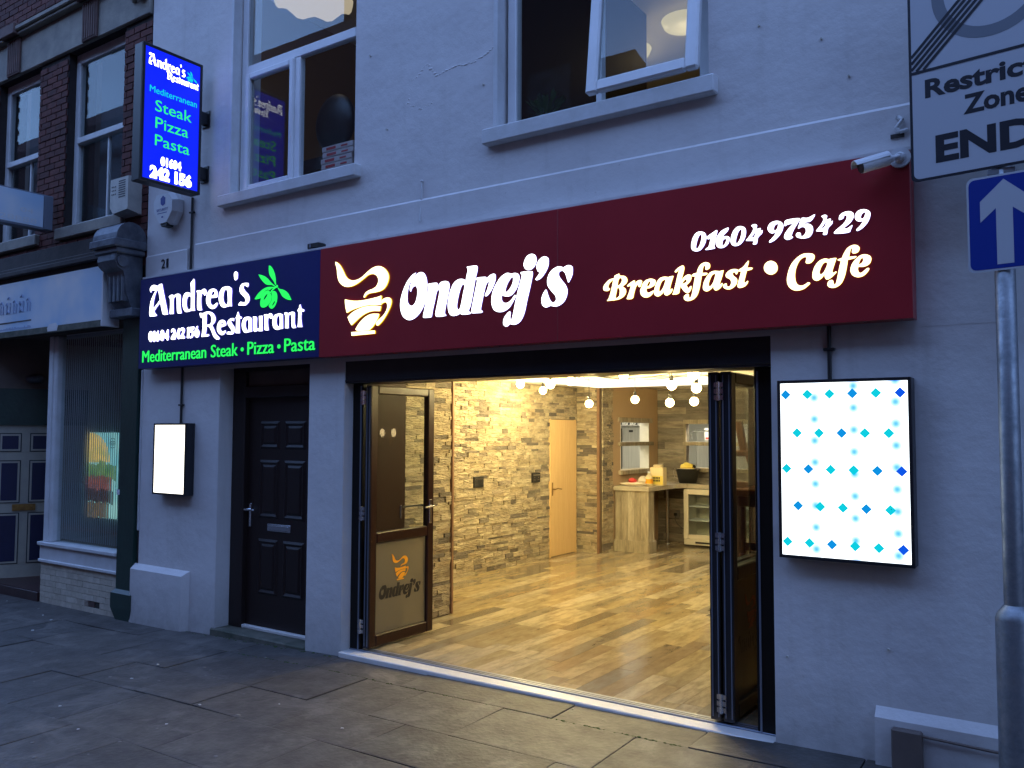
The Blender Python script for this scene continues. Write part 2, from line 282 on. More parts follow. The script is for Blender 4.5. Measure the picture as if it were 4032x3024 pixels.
# ------------------------------------------------------------------ building helpers
def tag(o, label=None, cat=None, group=None, kind=None):
    if label: o['label'] = label
    if cat: o['category'] = cat
    if group: o['group'] = group
    if kind: o['kind'] = kind
    return o
def parent(o, p):
    if p is not None:
        o.parent = p; o.matrix_parent_inverse = p.matrix_world.inverted() if p.type == 'EMPTY' else Matrix.Identity(4)
def thing(name, loc, label, cat, group=None):
    o = bpy.data.objects.new(name, None); COL.objects.link(o); o.empty_display_size = 0.1
    o.location = loc; o.matrix_world = Matrix.Translation(loc)
    return tag(o, label, cat, group)
class MB:
    def __init__(s): s.v = []; s.f = []; s.mi = []; s.sm = []
    def add(s, vs, fs, mi=0, sm=False):
        k = len(s.v); s.v += [tuple(x) for x in vs]
        for q in fs: s.f.append([k + i for i in q]); s.mi.append(mi); s.sm.append(sm)
        return s
    def box(s, x0, x1, y0, y1, z0, z1, mi=0):
        if x0 > x1: x0, x1 = x1, x0
        if y0 > y1: y0, y1 = y1, y0
        if z0 > z1: z0, z1 = z1, z0
        vs = [(x, y, z) for z in (z0, z1) for y in (y0, y1) for x in (x0, x1)]
        return s.add(vs, [(0, 2, 3, 1), (4, 5, 7, 6), (0, 1, 5, 4), (2, 6, 7, 3), (0, 4, 6, 2), (1, 3, 7, 5)], mi)
    def cbox(s, x0, x1, y0, y1, z0, z1, b=0.004, mi=0):
        """box with chamfered edges"""
        if x0 > x1: x0, x1 = x1, x0
        if y0 > y1: y0, y1 = y1, y0
        if z0 > z1: z0, z1 = z1, z0
        b = min(b, (x1 - x0) * .45, (y1 - y0) * .45, (z1 - z0) * .45)
        L = ((x0, x1), (y0, y1), (z0, z1)); vs = []; ids = {}
        for i in (0, 1):
            for j in (0, 1):
                for k in (0, 1):
                    c = (i, j, k)
                    for ax in range(3):
                        p = []
                        for a in range(3):
                            q = L[a][c[a]]
                            if a != ax: q += b if c[a] == 0 else -b
                            p.append(q)
                        ids[(c, ax)] = len(vs); vs.append(p)
        fs = []
        for ax in range(3):
            o = [a for a in range(3) if a != ax]
            for side in (0, 1):
                q = []
                for (m, n_) in ((0, 0), (1, 0), (1, 1), (0, 1)):
                    c = [0, 0, 0]; c[ax] = side; c[o[0]] = m; c[o[1]] = n_; q.append(ids[(tuple(c), ax)])
                fs.append(q)
        for ax in range(3):
            o = [a for a in range(3) if a != ax]
            for m in (0, 1):
                for n_ in (0, 1):
                    c0 = [0, 0, 0]; c0[o[0]] = m; c0[o[1]] = n_; c1 = list(c0); c1[ax] = 1
                    c0, c1 = tuple(c0), tuple(c1)
                    fs.append([ids[(c0, o[0])], ids[(c1, o[0])], ids[(c1, o[1])], ids[(c0, o[1])]])
        for c in [(i, j, k) for i in (0, 1) for j in (0, 1) for k in (0, 1)]:
            fs.append([ids[(c, 0)], ids[(c, 1)], ids[(c, 2)]])
        return s.add(vs, fs, mi)
    def tube(s, p0, p1, r0, r1=None, n=12, mi=0, caps=True):
        r1 = r0 if r1 is None else r1
        p0, p1 = Vector(p0), Vector(p1); d = (p1 - p0).normalized()
        a = d.orthogonal().normalized(); b = d.cross(a); vs = []
        for p, rr in ((p0, r0), (p1, r1)):
            for i in range(n):
                t = 2 * math.pi * i / n; vs.append(p + (a * math.cos(t) + b * math.sin(t)) * rr)
        fs = [(i, (i + 1) % n, n + (i + 1) % n, n + i) for i in range(n)]
        s.add(vs, fs, mi, True)
        if caps:
            s.add(vs[:n], [tuple(reversed(range(n)))], mi); s.add(vs[n:], [tuple(range(n))], mi)
        return s
    def path(s, pts, r0, n=6, mi=0):
        for a, b in zip(pts, pts[1:]): s.tube(a, b, r0, n=n, mi=mi, caps=False)
        return s
    def ball(s, c, r0, nu=16, nv=10, sc3=(1, 1, 1), mi=0):
        vs = []; fs = []
        for j in range(nv + 1):
            ph = math.pi * j / nv
            for i in range(nu):
                t = 2 * math.pi * i / nu
                vs.append((c[0] + r0 * sc3[0] * math.sin(ph) * math.cos(t), c[1] + r0 * sc3[1] * math.sin(ph) * math.sin(t), c[2] + r0 * sc3[2] * math.cos(ph)))
        for j in range(nv):
            for i in range(nu):
                fs.append((j * nu + i, (j + 1) * nu + i, (j + 1) * nu + (i + 1) % nu, j * nu + (i + 1) % nu))
        return s.add(vs, fs, mi, True)
    def lathe(s, c, prof, n=24, mi=0, sy=1.0):
        """profile [(r, z)] turned about the vertical through c"""
        vs = []; fs = []
        for rr, z in prof:
            for i in range(n):
                t = 2 * math.pi * i / n; vs.append((c[0] + rr * math.cos(t), c[1] + rr * sy * math.sin(t), c[2] + z))
        for j in range(len(prof) - 1):
            for i in range(n): fs.append((j * n + i, j * n + (i + 1) % n, (j + 1) * n + (i + 1) % n, (j + 1) * n + i))
        return s.add(vs, fs, mi, True)
    def prism(s, poly, O, U, V, N, d, mi=0):
        """polygon (u,v) placed at O along U,V, thickened by d along N"""
        O, U, V, N = map(Vector, (O, U, V, N)); n = len(poly)
        a = [O + U * p[0] + V * p[1] for p in poly]; b = [q + N * d for q in a]
        return s.add(a + b, [tuple(reversed(range(n))), tuple(range(n, 2 * n))] + [(i, (i + 1) % n, n + (i + 1) % n, n + i) for i in range(n)], mi)
    def build(s, name, m, par=None, bevel=0, recalc=True):
        me = bpy.data.meshes.new(name); me.from_pydata(s.v, [], s.f)
        ms = m if isinstance(m, (list, tuple)) else [m]
        for q in ms: me.materials.append(MT[q] if isinstance(q, str) else q)
        for p, i, k in zip(me.polygons, s.mi, s.sm): p.material_index = i; p.use_smooth = k
        if recalc:
            bm = bmesh.new(); bm.from_mesh(me); bmesh.ops.recalc_face_normals(bm, faces=bm.faces); bm.to_mesh(me); bm.free()
        o = bpy.data.objects.new(name, me); COL.objects.link(o); parent(o, par)
        if bevel:
            b = o.modifiers.new('bevel', 'BEVEL'); b.width = bevel; b.segments = 2; b.limit_method = 'ANGLE'; b.angle_limit = R(40)
        return o
def struct(mb, name, m): return tag(mb.build(name, m), kind='structure')

def piece(name, me, loc, par, scale=(1, 1, 1), rot=(0, 0, 0)):
    o = bpy.data.objects.new(name, me); COL.objects.link(o)
    o.location = loc; o.scale = scale; o.rotation_euler = rot
    if par is not None:
        o.parent = par; o.matrix_parent_inverse = Matrix.Translation(-Vector(par.location)) if par.type == 'EMPTY' else Matrix.Identity(4)
    return o
def unit_mesh(name, m, jit=0.0, b=0.0):
    """unit cube 0..1 with an uneven front, shared by many pieces"""
    mb = MB()
    mb.cbox(0, 1, 0, 1, 0, 1, b or 0.02)
    if jit: mb.v = [(x + random.uniform(-jit, jit) * .4, y + random.uniform(-jit, jit), z + random.uniform(-jit, jit) * .4) for x, y, z in mb.v]
    o = mb.build(name, m); me = o.data; bpy.data.objects.remove(o); return me
CAMP = Vector((0, -5.05, 1.8))
def lay(name, rects, meshes, par, m, budget=300):
    """rects: (x0,x1,y0,y1,z0,z1). The nearest ones become single pieces, the rest one joined part"""
    rects = sorted(rects, key=lambda q: (Vector(((q[0] + q[1]) / 2, (q[2] + q[3]) / 2, (q[4] + q[5]) / 2)) - CAMP).length / math.sqrt(max(1e-6, max((q[1] - q[0]), (q[3] - q[2])) * (q[5] - q[4] + 0.001))))
    for q in rects[:budget]:
        piece(name, random.choice(meshes), (q[0], q[2], q[4]), par, (q[1] - q[0], q[3] - q[2], q[5] - q[4]))
    if rects[budget:]:
        mb = MB()
        for q in rects[budget:]: mb.box(*q)
        tag(mb.build(name + '_field', m, par), kind='stuff')

# ---- lettering
def catmull(pts, n=4):
    out = []; k = len(pts)
    for i in range(k):
        p0, p1, p2, p3 = pts[i - 1], pts[i], pts[(i + 1) % k], pts[(i + 2) % k]
        if p1 == p2: out.append(p1); continue
        if p0 == p1: p0 = (2 * p1[0] - p2[0], 2 * p1[1] - p2[1])
        if p3 == p2: p3 = (2 * p2[0] - p1[0], 2 * p2[1] - p1[1])
        for j in range(n):
            t = j / n
            out.append(tuple(0.5 * ((2 * p1[a]) + (-p0[a] + p2[a]) * t + (2 * p0[a] - 5 * p1[a] + 4 * p2[a] - p3[a]) * t * t + (-p0[a] + 3 * p1[a] - 3 * p2[a] + p3[a]) * t ** 3) for a in (0, 1)))
    res = []
    for p in out:
        if not res or (abs(p[0] - res[-1][0]) + abs(p[1] - res[-1][1])) > 1e-5: res.append(p)
    return res
def curve_mesh(cu, name):
    ob = bpy.data.objects.new('tmp', cu); COL.objects.link(ob)
    dg = bpy.context.evaluated_depsgraph_get(); dg.update()
    me = bpy.data.meshes.new_from_object(ob.evaluated_get(dg)); me.name = name
    bpy.data.objects.remove(ob); return me
def place_mesh(me, O, U, V, N):
    O, U, V, N = map(Vector, (O, U, V, N))
    for v in me.vertices: v.co = O + U * v.co.x + V * v.co.y + N * v.co.z
def side_split(me, face_m, side_m, N):
    me.materials.clear(); me.materials.append(MT[face_m]); me.materials.append(MT[side_m]); N = Vector(N)
    for p in me.polygons:
        p.use_smooth = False; p.material_index = 0 if abs(p.normal.dot(N)) > 0.7 else 1
def contour_mesh(contours, depth, name='letter', n=4):
    cu = bpy.data.curves.new(name, 'CURVE'); cu.dimensions = '2D'; cu.fill_mode = 'BOTH'; cu.extrude = depth / 2
    for c in contours:
        pts = catmull(c, n); s = cu.splines.new('POLY'); s.points.add(len(pts) - 1)
        for i, p in enumerate(pts): s.points[i].co = (p[0], p[1], 0, 1)
        s.use_cyclic_u = True
    return curve_mesh(cu, name)
def parse(st):
    return [[tuple(int(a) / 1000 for a in t.split(',')) for t in c.split()] for c in st.split('|')]
def glyphs(key, par, mats, y, depth, O=(0, 0, 0), U=(1, 0, 0), V=(0, 0, 1), N=(0, -1, 0), tf=lambda p: p, n=4, names=None, sel=None):
    out = []
    items = GLYPH[key] if sel is None else GLYPH[key][sel[0]:sel[1]]
    for nm, st in items:
        cs = [[tf(p) for p in c] for c in parse(st)]
        me = contour_mesh(cs, depth, 'letter', n)
        Ov = Vector(O) + Vector(N) * (depth / 2)
        place_mesh(me, Ov + (Vector((0, y, 0)) if y is not None else Vector()), U, V, N)
        side_split(me, mats[0], mats[1], N)
        name = nm if len(nm) > 1 and nm != 'apostrophe' else 'letter'
        o = bpy.data.objects.new(name, me); COL.objects.link(o); parent(o, par); out.append(o)
    return out
def bbox_tf(key, sel, u0, u1, v0, v1):
    P = [p for _, st in (GLYPH[key] if sel is None else GLYPH[key][sel[0]:sel[1]]) for c in parse(st) for p in c]
    a, b, c, d = min(p[0] for p in P), max(p[0] for p in P), min(p[1] for p in P), max(p[1] for p in P)
    return lambda p: (u0 + (p[0] - a) * (u1 - u0) / (b - a), v0 + (p[1] - c) * (v1 - v0) / (d - c))
def words(txt, par, m, u0, u1, v0, cap, depth, O, U, V, N, name='lettering', bold=0.0):
    cu = bpy.data.curves.new(name, 'FONT'); cu.body = txt; cu.extrude = 0.5; cu.offset = bold; cu.resolution_u = 3
    me = curve_mesh(cu, name)
    xs = [v.co.x for v in me.vertices]
    cu2 = bpy.data.curves.new(name, 'FONT'); cu2.body = 'H'; m2 = curve_mesh(cu2, 'h'); hh = max(v.co.y for v in m2.vertices)
    sx = (u1 - u0) / (max(xs) - min(xs)); x0 = min(xs)
    for v in me.vertices: v.co = Vector(((v.co.x - x0) * sx + u0, v.co.y * cap / hh + v0, (v.co.z + 0.5) * depth))
    place_mesh(me, O, U, V, N); me.materials.clear(); me.materials.append(MT[m])
    o = bpy.data.objects.new(name, me); COL.objects.link(o); parent(o, par); return o
XZ = dict(U=(1, 0, 0), V=(0, 0, 1), N=(0, -1, 0))
GLYPH = {
 'cup': [
  ('steam', '-5126,3193 -5104,3189 -5072,3164 -5039,3121 -5006,3069 -4974,3040 -4927,3023 -4873,3024 -4819,3041 -4759,3076 -4707,3101 -4662,3110 -4617,3105 -4573,3082 -4539,3043 -4531,3004 -4545,2962 -4577,2926 -4621,2909 -4681,2903 -4733,2901 -4767,2890 -4789,2871 -4796,2881 -4782,2904 -4749,2923 -4704,2932 -4667,2946 -4645,2971 -4639,3001 -4653,3030 -4683,3050 -4721,3055 -4758,3048 -4811,3021 -4872,2993 -4934,2977 -4996,2978 -5044,2998 -5081,3033 -5098,3078 -5107,3136'),
  ('band', '-5008,2875 -5008,2875 -4924,2857 -4831,2850 -4732,2855 -4650,2863 -4606,2871 -4606,2871 -4605,2797 -4605,2797 -4672,2804 -4762,2806 -4845,2797 -4922,2783 -4984,2763 -4984,2763 -4997,2801 -5005,2841'),
  ('band', '-4610,2787 -4610,2787 -4686,2797 -4777,2797 -4853,2784 -4922,2761 -4974,2727 -4974,2727 -4955,2691 -4929,2658 -4929,2658 -4889,2683 -4836,2716 -4768,2744 -4701,2755 -4620,2749 -4620,2749'),
  ('band', '-4629,2728 -4629,2728 -4700,2733 -4753,2723 -4805,2697 -4850,2661 -4884,2621 -4884,2621 -4857,2605 -4857,2605 -4735,2604 -4735,2604 -4691,2633 -4654,2675 -4634,2706'),
  ('saucer', '-4930,2601 -4930,2601 -4672,2598 -4672,2598 -4670,2574 -4670,2574 -4926,2572 -4926,2572'),
  ('cup_handle', '-4602,2830 -4602,2830 -4576,2845 -4540,2850 -4510,2841 -4499,2816 -4509,2779 -4531,2742 -4566,2696 -4602,2660 -4639,2636 -4656,2645 -4654,2664 -4625,2684 -4581,2713 -4553,2744 -4540,2776 -4546,2806 -4568,2816 -4600,2807 -4600,2807'),
 ],
 'ond': [
  ('O', '-4252,3019 -4252,3019 -4292,3002 -4341,2958 -4382,2892 -4406,2824 -4410,2765 -4394,2710 -4365,2676 -4315,2656 -4260,2668 -4212,2702 -4171,2757 -4145,2833 -4139,2912 -4150,2971 -4174,3006 -4209,3017 -4250,3003 -4285,2969 -4308,2923 -4313,2891 -4304,2874 -4304,2874 -4291,2900 -4270,2914 -4249,2912 -4236,2879 -4240,2831 -4258,2785 -4289,2765 -4317,2774 -4335,2802 -4338,2850 -4326,2914 -4298,2965 -4268,2999'),
  ('n', '-4134,2917 -4098,2921 -4051,2920 -4038,2913 -4032,2894 -4032,2894 -4005,2920 -3965,2925 -3932,2913 -3924,2881 -3934,2825 -3950,2764 -3966,2688 -3954,2669 -3962,2662 -4035,2661 -4055,2674 -4052,2710 -4036,2772 -4020,2838 -4021,2859 -4031,2864 -4047,2846 -4063,2784 -4083,2713 -4092,2671 -4106,2662 -4167,2663 -4177,2675 -4167,2719 -4145,2807 -4125,2890 -4127,2903'),
  ('d', '-3761,3009 -3739,3012 -3682,3011 -3665,3001 -3666,2968 -3682,2914 -3703,2815 -3724,2725 -3742,2683 -3727,2672 -3730,2660 -3793,2659 -3822,2669 -3822,2669 -3851,2659 -3890,2657 -3920,2674 -3935,2711 -3936,2768 -3918,2839 -3886,2898 -3847,2923 -3809,2926 -3783,2917 -3773,2903 -3773,2903 -3761,2953 -3752,2987|-3795,2884 -3808,2875 -3827,2836 -3846,2766 -3851,2720 -3839,2700 -3823,2708 -3810,2748 -3795,2813 -3782,2863 -3786,2878'),
  ('r', '-3676,2918 -3640,2921 -3593,2919 -3584,2913 -3582,2902 -3582,2902 -3558,2923 -3527,2934 -3507,2930 -3501,2913 -3504,2884 -3521,2844 -3547,2805 -3577,2779 -3593,2780 -3593,2792 -3577,2820 -3562,2861 -3560,2879 -3570,2880 -3588,2855 -3603,2806 -3618,2749 -3631,2687 -3618,2673 -3623,2661 -3669,2661 -3711,2664 -3718,2675 -3711,2714 -3691,2797 -3668,2888 -3668,2902'),
  ('e', '-3364,2918 -3364,2918 -3392,2927 -3416,2925 -3456,2904 -3491,2866 -3522,2815 -3536,2762 -3534,2712 -3515,2674 -3475,2654 -3425,2656 -3380,2679 -3351,2714 -3327,2752 -3331,2764 -3341,2758 -3366,2731 -3395,2715 -3425,2716 -3444,2734 -3448,2755 -3447,2772 -3447,2772 -3411,2761 -3371,2762 -3337,2786 -3312,2820 -3297,2864 -3296,2892 -3308,2912 -3335,2921|-3354,2894 -3369,2887 -3391,2861 -3408,2829 -3416,2793 -3401,2794 -3376,2814 -3354,2849 -3348,2881'),
  ('j', '-3285,2919 -3259,2922 -3197,2919 -3185,2911 -3187,2881 -3206,2802 -3230,2716 -3249,2640 -3273,2590 -3302,2563 -3336,2554 -3375,2561 -3375,2561 -3395,2547 -3414,2546 -3432,2564 -3430,2597 -3410,2628 -3383,2649 -3370,2644 -3373,2613 -3370,2591 -3360,2594 -3348,2632 -3331,2704 -3307,2796 -3276,2890 -3279,2903|-3188,3040 -3164,3028 -3153,2999 -3161,2963 -3187,2936 -3221,2929 -3247,2942 -3260,2970 -3252,3002 -3233,3028 -3209,3039'),
  ('apostrophe', '-3079,3009 -3058,2996 -3053,2971 -3060,2932 -3083,2895 -3116,2862 -3149,2851 -3160,2860 -3145,2877 -3123,2904 -3123,2904 -3142,2913 -3153,2942 -3151,2962 -3131,2992 -3102,3009'),
  ('s', '-2934,2917 -2934,2917 -2963,2927 -2995,2925 -3032,2905 -3055,2876 -3065,2837 -3058,2800 -3032,2766 -3004,2736 -2993,2711 -2998,2692 -3014,2685 -3032,2691 -3046,2712 -3060,2745 -3069,2772 -3076,2778 -3090,2764 -3107,2733 -3111,2702 -3102,2671 -3074,2655 -3037,2664 -3037,2664 -3004,2656 -2968,2660 -2931,2683 -2909,2720 -2904,2759 -2918,2795 -2950,2834 -2970,2863 -2970,2887 -2954,2896 -2936,2893 -2920,2874 -2907,2837 -2896,2811 -2884,2825 -2868,2853 -2862,2887 -2866,2915 -2889,2928 -2913,2926'),
 ],
 'bre': [
  ('B', '-2628,2736 -2628,2756 -2611,2779 -2584,2799 -2548,2807 -2547,2820 -2513,2832 -2513,2832 -2507,2818 -2475,2812 -2456,2793 -2459,2767 -2489,2745 -2489,2745 -2467,2726 -2465,2702 -2481,2679 -2513,2664 -2551,2660 -2603,2660 -2603,2660 -2590,2676 -2579,2702 -2567,2745 -2555,2796 -2555,2796 -2573,2785 -2589,2767 -2592,2748 -2580,2737 -2595,2726 -2617,2728|-2505,2803 -2518,2790 -2524,2756 -2508,2759 -2494,2778 -2494,2795|-2527,2737 -2532,2717 -2540,2679 -2530,2673 -2513,2686 -2508,2715 -2513,2735'),
  ('r', '-2455,2747 -2432,2764 -2403,2776 -2399,2756 -2399,2756 -2382,2771 -2361,2774 -2350,2766 -2354,2749 -2361,2731 -2372,2732 -2382,2747 -2395,2729 -2406,2696 -2417,2661 -2454,2659 -2457,2667 -2443,2700 -2430,2737 -2432,2745 -2448,2741'),
  ('e', '-2353,2728 -2344,2751 -2322,2770 -2290,2776 -2262,2767 -2255,2752 -2265,2731 -2296,2717 -2317,2716 -2318,2698 -2307,2687 -2286,2693 -2268,2698 -2276,2680 -2302,2661 -2333,2660 -2356,2677 -2363,2707|-2301,2759 -2311,2745 -2316,2729 -2301,2732 -2293,2746 -2293,2756'),
  ('a', '-2168,2774 -2168,2774 -2198,2779 -2229,2771 -2252,2740 -2264,2703 -2263,2671 -2240,2658 -2214,2670 -2199,2687 -2199,2687 -2196,2668 -2179,2659 -2154,2671 -2141,2691 -2144,2699 -2156,2693 -2158,2702 -2148,2739 -2134,2778 -2134,2778 -2153,2777|-2196,2760 -2214,2750 -2229,2718 -2232,2692 -2222,2689 -2204,2711 -2191,2743 -2188,2757'),
  ('k', '-2125,2805 -2102,2826 -2073,2837 -2063,2827 -2065,2801 -2083,2744 -2083,2744 -2058,2768 -2034,2777 -2017,2768 -2018,2745 -2034,2723 -2049,2713 -2049,2713 -2037,2691 -2027,2699 -2016,2703 -2020,2680 -2037,2662 -2059,2670 -2079,2695 -2086,2710 -2093,2692 -2101,2664 -2140,2661 -2137,2672 -2123,2713 -2108,2773 -2098,2805 -2100,2812 -2115,2799|-2049,2746 -2061,2745 -2076,2723 -2059,2726 -2046,2736'),
  ('f', '-2012,2770 -1999,2779 -1980,2781 -1980,2781 -1970,2810 -1951,2833 -1922,2841 -1898,2830 -1896,2806 -1913,2794 -1924,2798 -1924,2816 -1934,2820 -1941,2802 -1944,2777 -1944,2777 -1913,2774 -1920,2763 -1949,2761 -1949,2761 -1956,2720 -1966,2675 -1981,2640 -2006,2619 -2040,2612 -2062,2623 -2065,2642 -2049,2655 -2035,2654 -2032,2635 -2023,2632 -2013,2652 -2003,2702 -1991,2760 -1991,2760 -2009,2763'),
  ('a', '-1837,2777 -1837,2777 -1870,2782 -1898,2772 -1927,2736 -1940,2700 -1938,2673 -1916,2661 -1890,2673 -1873,2689 -1873,2689 -1871,2671 -1857,2661 -1833,2672 -1817,2693 -1820,2703 -1831,2695 -1833,2704 -1819,2743 -1809,2780 -1809,2780 -1832,2777|-1868,2764 -1884,2755 -1901,2720 -1904,2695 -1892,2691 -1875,2713 -1863,2748 -1861,2761'),
  ('s', '-1721,2774 -1749,2780 -1776,2773 -1795,2755 -1793,2736 -1768,2718 -1763,2697 -1773,2678 -1789,2681 -1793,2698 -1810,2692 -1813,2679 -1796,2664 -1768,2661 -1740,2677 -1727,2698 -1729,2721 -1749,2741 -1753,2757 -1740,2760 -1731,2746 -1721,2761'),
  ('t', '-1659,2819 -1655,2812 -1664,2779 -1664,2779 -1633,2776 -1640,2766 -1667,2762 -1667,2762 -1676,2729 -1683,2698 -1676,2691 -1661,2701 -1663,2687 -1681,2669 -1711,2663 -1723,2671 -1722,2689 -1710,2728 -1701,2761 -1701,2761 -1717,2764 -1714,2773 -1689,2787'),
  ('dot', '-1484,2760 -1487,2745 -1496,2733 -1509,2726 -1524,2724 -1539,2729 -1552,2739 -1561,2753 -1564,2769 -1560,2784 -1551,2796 -1538,2803 -1523,2805 -1508,2800 -1495,2790 -1487,2776'),
  ('C', '-1323,2775 -1316,2767 -1296,2768 -1279,2784 -1273,2802 -1281,2817 -1305,2824 -1339,2824 -1374,2805 -1406,2770 -1424,2725 -1431,2680 -1421,2644 -1397,2622 -1366,2616 -1335,2623 -1315,2637 -1301,2650 -1306,2657 -1314,2656 -1332,2646 -1352,2642 -1373,2653 -1383,2679 -1384,2718 -1375,2756 -1357,2789 -1336,2804 -1321,2804 -1319,2795'),
  ('a', '-1197,2778 -1197,2778 -1218,2784 -1249,2773 -1273,2745 -1286,2708 -1284,2676 -1264,2662 -1240,2672 -1220,2694 -1220,2694 -1218,2676 -1207,2663 -1184,2673 -1157,2698 -1159,2704 -1173,2698 -1177,2710 -1169,2737 -1154,2780 -1154,2780 -1172,2781|-1214,2763 -1229,2754 -1243,2728 -1248,2707 -1241,2696 -1226,2705 -1211,2731 -1204,2755'),
  ('f', '-1149,2769 -1125,2777 -1125,2777 -1113,2803 -1093,2831 -1064,2843 -1041,2837 -1031,2821 -1039,2801 -1058,2795 -1071,2801 -1069,2822 -1074,2826 -1080,2813 -1087,2779 -1087,2779 -1049,2778 -1060,2768 -1094,2763 -1094,2763 -1101,2719 -1112,2673 -1129,2637 -1155,2617 -1181,2614 -1201,2623 -1205,2641 -1194,2657 -1177,2657 -1173,2644 -1168,2631 -1160,2636 -1151,2670 -1140,2724 -1131,2760 -1131,2760'),
  ('e', '-1081,2707 -1072,2737 -1049,2765 -1023,2782 -998,2782 -976,2770 -972,2749 -983,2727 -1009,2716 -1040,2718 -1040,2718 -1042,2703 -1035,2685 -1022,2684 -1006,2696 -991,2706 -983,2702 -990,2687 -1013,2666 -1041,2660 -1067,2671 -1079,2690|-1017,2765 -1027,2759 -1037,2733 -1024,2735 -1014,2747 -1013,2761'),
 ],
 'num': [
  ('0', '-1955,3035 -1927,3024 -1917,2993 -1928,2952 -1956,2920 -1989,2917 -2011,2932 -2014,2962 -2003,3004 -1980,3031|-1955,3017 -1969,3000 -1981,2963 -1984,2937 -1973,2933 -1958,2955 -1947,2991 -1947,3013'),
  ('1', '-1914,2995 -1878,3017 -1847,3029 -1856,2985 -1867,2934 -1863,2920 -1920,2917 -1917,2926 -1903,2935 -1892,2969 -1889,2987 -1903,2981'),
  ('6', '-1780,3036 -1818,3023 -1845,2994 -1856,2959 -1851,2932 -1830,2918 -1803,2920 -1778,2939 -1770,2969 -1780,2983 -1802,2986 -1813,2982 -1804,2997 -1785,3013 -1776,3028|-1802,2970 -1813,2959 -1816,2933 -1802,2936 -1791,2956 -1792,2969'),
  ('0', '-1703,3035 -1676,3022 -1669,2993 -1680,2952 -1707,2924 -1738,2919 -1759,2934 -1763,2963 -1751,3003 -1729,3029|-1703,3015 -1716,3001 -1728,2969 -1732,2941 -1722,2934 -1706,2956 -1696,2991 -1695,3012'),
  ('4', '-1636,3029 -1616,3035 -1602,3026 -1606,3005 -1581,3007 -1583,2987 -1571,2993 -1573,2975 -1597,2952 -1605,2917 -1628,2917 -1625,2935 -1667,2942 -1664,2950 -1643,2974 -1625,3002 -1627,3018|-1612,2990 -1625,2971 -1635,2960 -1622,2958 -1611,2977'),
  ('9', '-1476,3035 -1451,3017 -1449,2989 -1465,2956 -1495,2927 -1525,2914 -1530,2923 -1510,2941 -1492,2967 -1515,2967 -1532,2980 -1539,3001 -1527,3025 -1504,3036|-1481,3019 -1497,3011 -1504,2991 -1497,2981 -1484,2989 -1477,3011'),
  ('7', '-1439,3026 -1419,3036 -1355,3034 -1360,3015 -1380,2985 -1395,2957 -1401,2937 -1393,2929 -1406,2920 -1428,2918 -1443,2933 -1437,2957 -1415,2985 -1395,3007 -1424,3006 -1439,3000'),
  ('5', '-1343,3033 -1307,3030 -1270,3044 -1273,3030 -1293,3008 -1321,3005 -1329,2998 -1302,2994 -1283,2977 -1281,2947 -1299,2919 -1333,2914 -1366,2923 -1376,2937 -1369,2951 -1351,2948 -1347,2930 -1335,2929 -1320,2947 -1322,2972 -1341,2982 -1363,2975 -1356,2999'),
  ('4', '-1232,3028 -1214,3034 -1201,3026 -1205,3006 -1182,3007 -1184,2988 -1172,2994 -1175,2977 -1196,2955 -1204,2922 -1225,2922 -1223,2939 -1260,2946 -1258,2954 -1239,2976 -1222,3003 -1224,3018|-1210,2992 -1222,2974 -1232,2962 -1220,2961 -1209,2979'),
  ('2', '-1137,2996 -1132,3020 -1109,3034 -1081,3035 -1061,3022 -1059,3000 -1075,2973 -1101,2952 -1115,2942 -1092,2941 -1067,2955 -1074,2934 -1088,2916 -1159,2919 -1161,2931 -1138,2950 -1114,2969 -1098,2991 -1095,3010 -1107,3016 -1114,3000 -1128,2995'),
  ('9', '-996,3033 -974,3017 -973,2991 -987,2959 -1014,2931 -1040,2919 -1045,2928 -1027,2945 -1011,2969 -1031,2970 -1047,2982 -1052,3002 -1042,3025 -1021,3035|-1001,3019 -1015,3011 -1022,2993 -1015,2983 -1004,2990 -997,3011'),
 ],
 'and': [
  ('A', '-7732,3177 -7752,3201 -7748,3226 -7718,3247 -7675,3248 -7623,3233 -7623,3233 -7590,3247 -7552,3249 -7552,3249 -7540,3217 -7519,3155 -7480,3051 -7438,2936 -7438,2936 -7517,2940 -7545,2991 -7569,3061 -7569,3061 -7623,3028 -7672,2984 -7672,2984 -7649,2959 -7628,2936 -7730,2937 -7749,2952 -7750,3008 -7736,3083 -7700,3141 -7656,3190 -7656,3190 -7707,3197 -7729,3194|-7613,3199 -7613,3199 -7650,3167 -7677,3108 -7690,3048 -7683,3018 -7632,3049 -7579,3090 -7579,3090 -7594,3141'),
  ('n', '-7429,3112 -7392,3124 -7364,3121 -7351,3113 -7351,3113 -7310,3124 -7270,3123 -7245,3106 -7241,3066 -7240,3002 -7217,2931 -7217,2931 -7274,2933 -7291,2957 -7298,3016 -7302,3076 -7309,3096 -7334,3099 -7353,3076 -7352,3011 -7347,2934 -7347,2934 -7409,2937 -7409,2937 -7411,2956 -7406,3025 -7411,3085 -7424,3099'),
  ('d', '-7040,3248 -7040,3248 -7027,3227 -7023,3169 -7022,3071 -7021,2984 -7009,2939 -7009,2939 -7070,2942 -7126,2936 -7166,2944 -7195,2979 -7208,3029 -7200,3087 -7173,3119 -7133,3126 -7077,3110 -7077,3110 -7081,3164 -7088,3211 -7088,3211|-7100,3086 -7124,3083 -7142,3053 -7143,3004 -7127,2968 -7103,2958 -7073,2964 -7073,2964 -7074,3018 -7077,3076'),
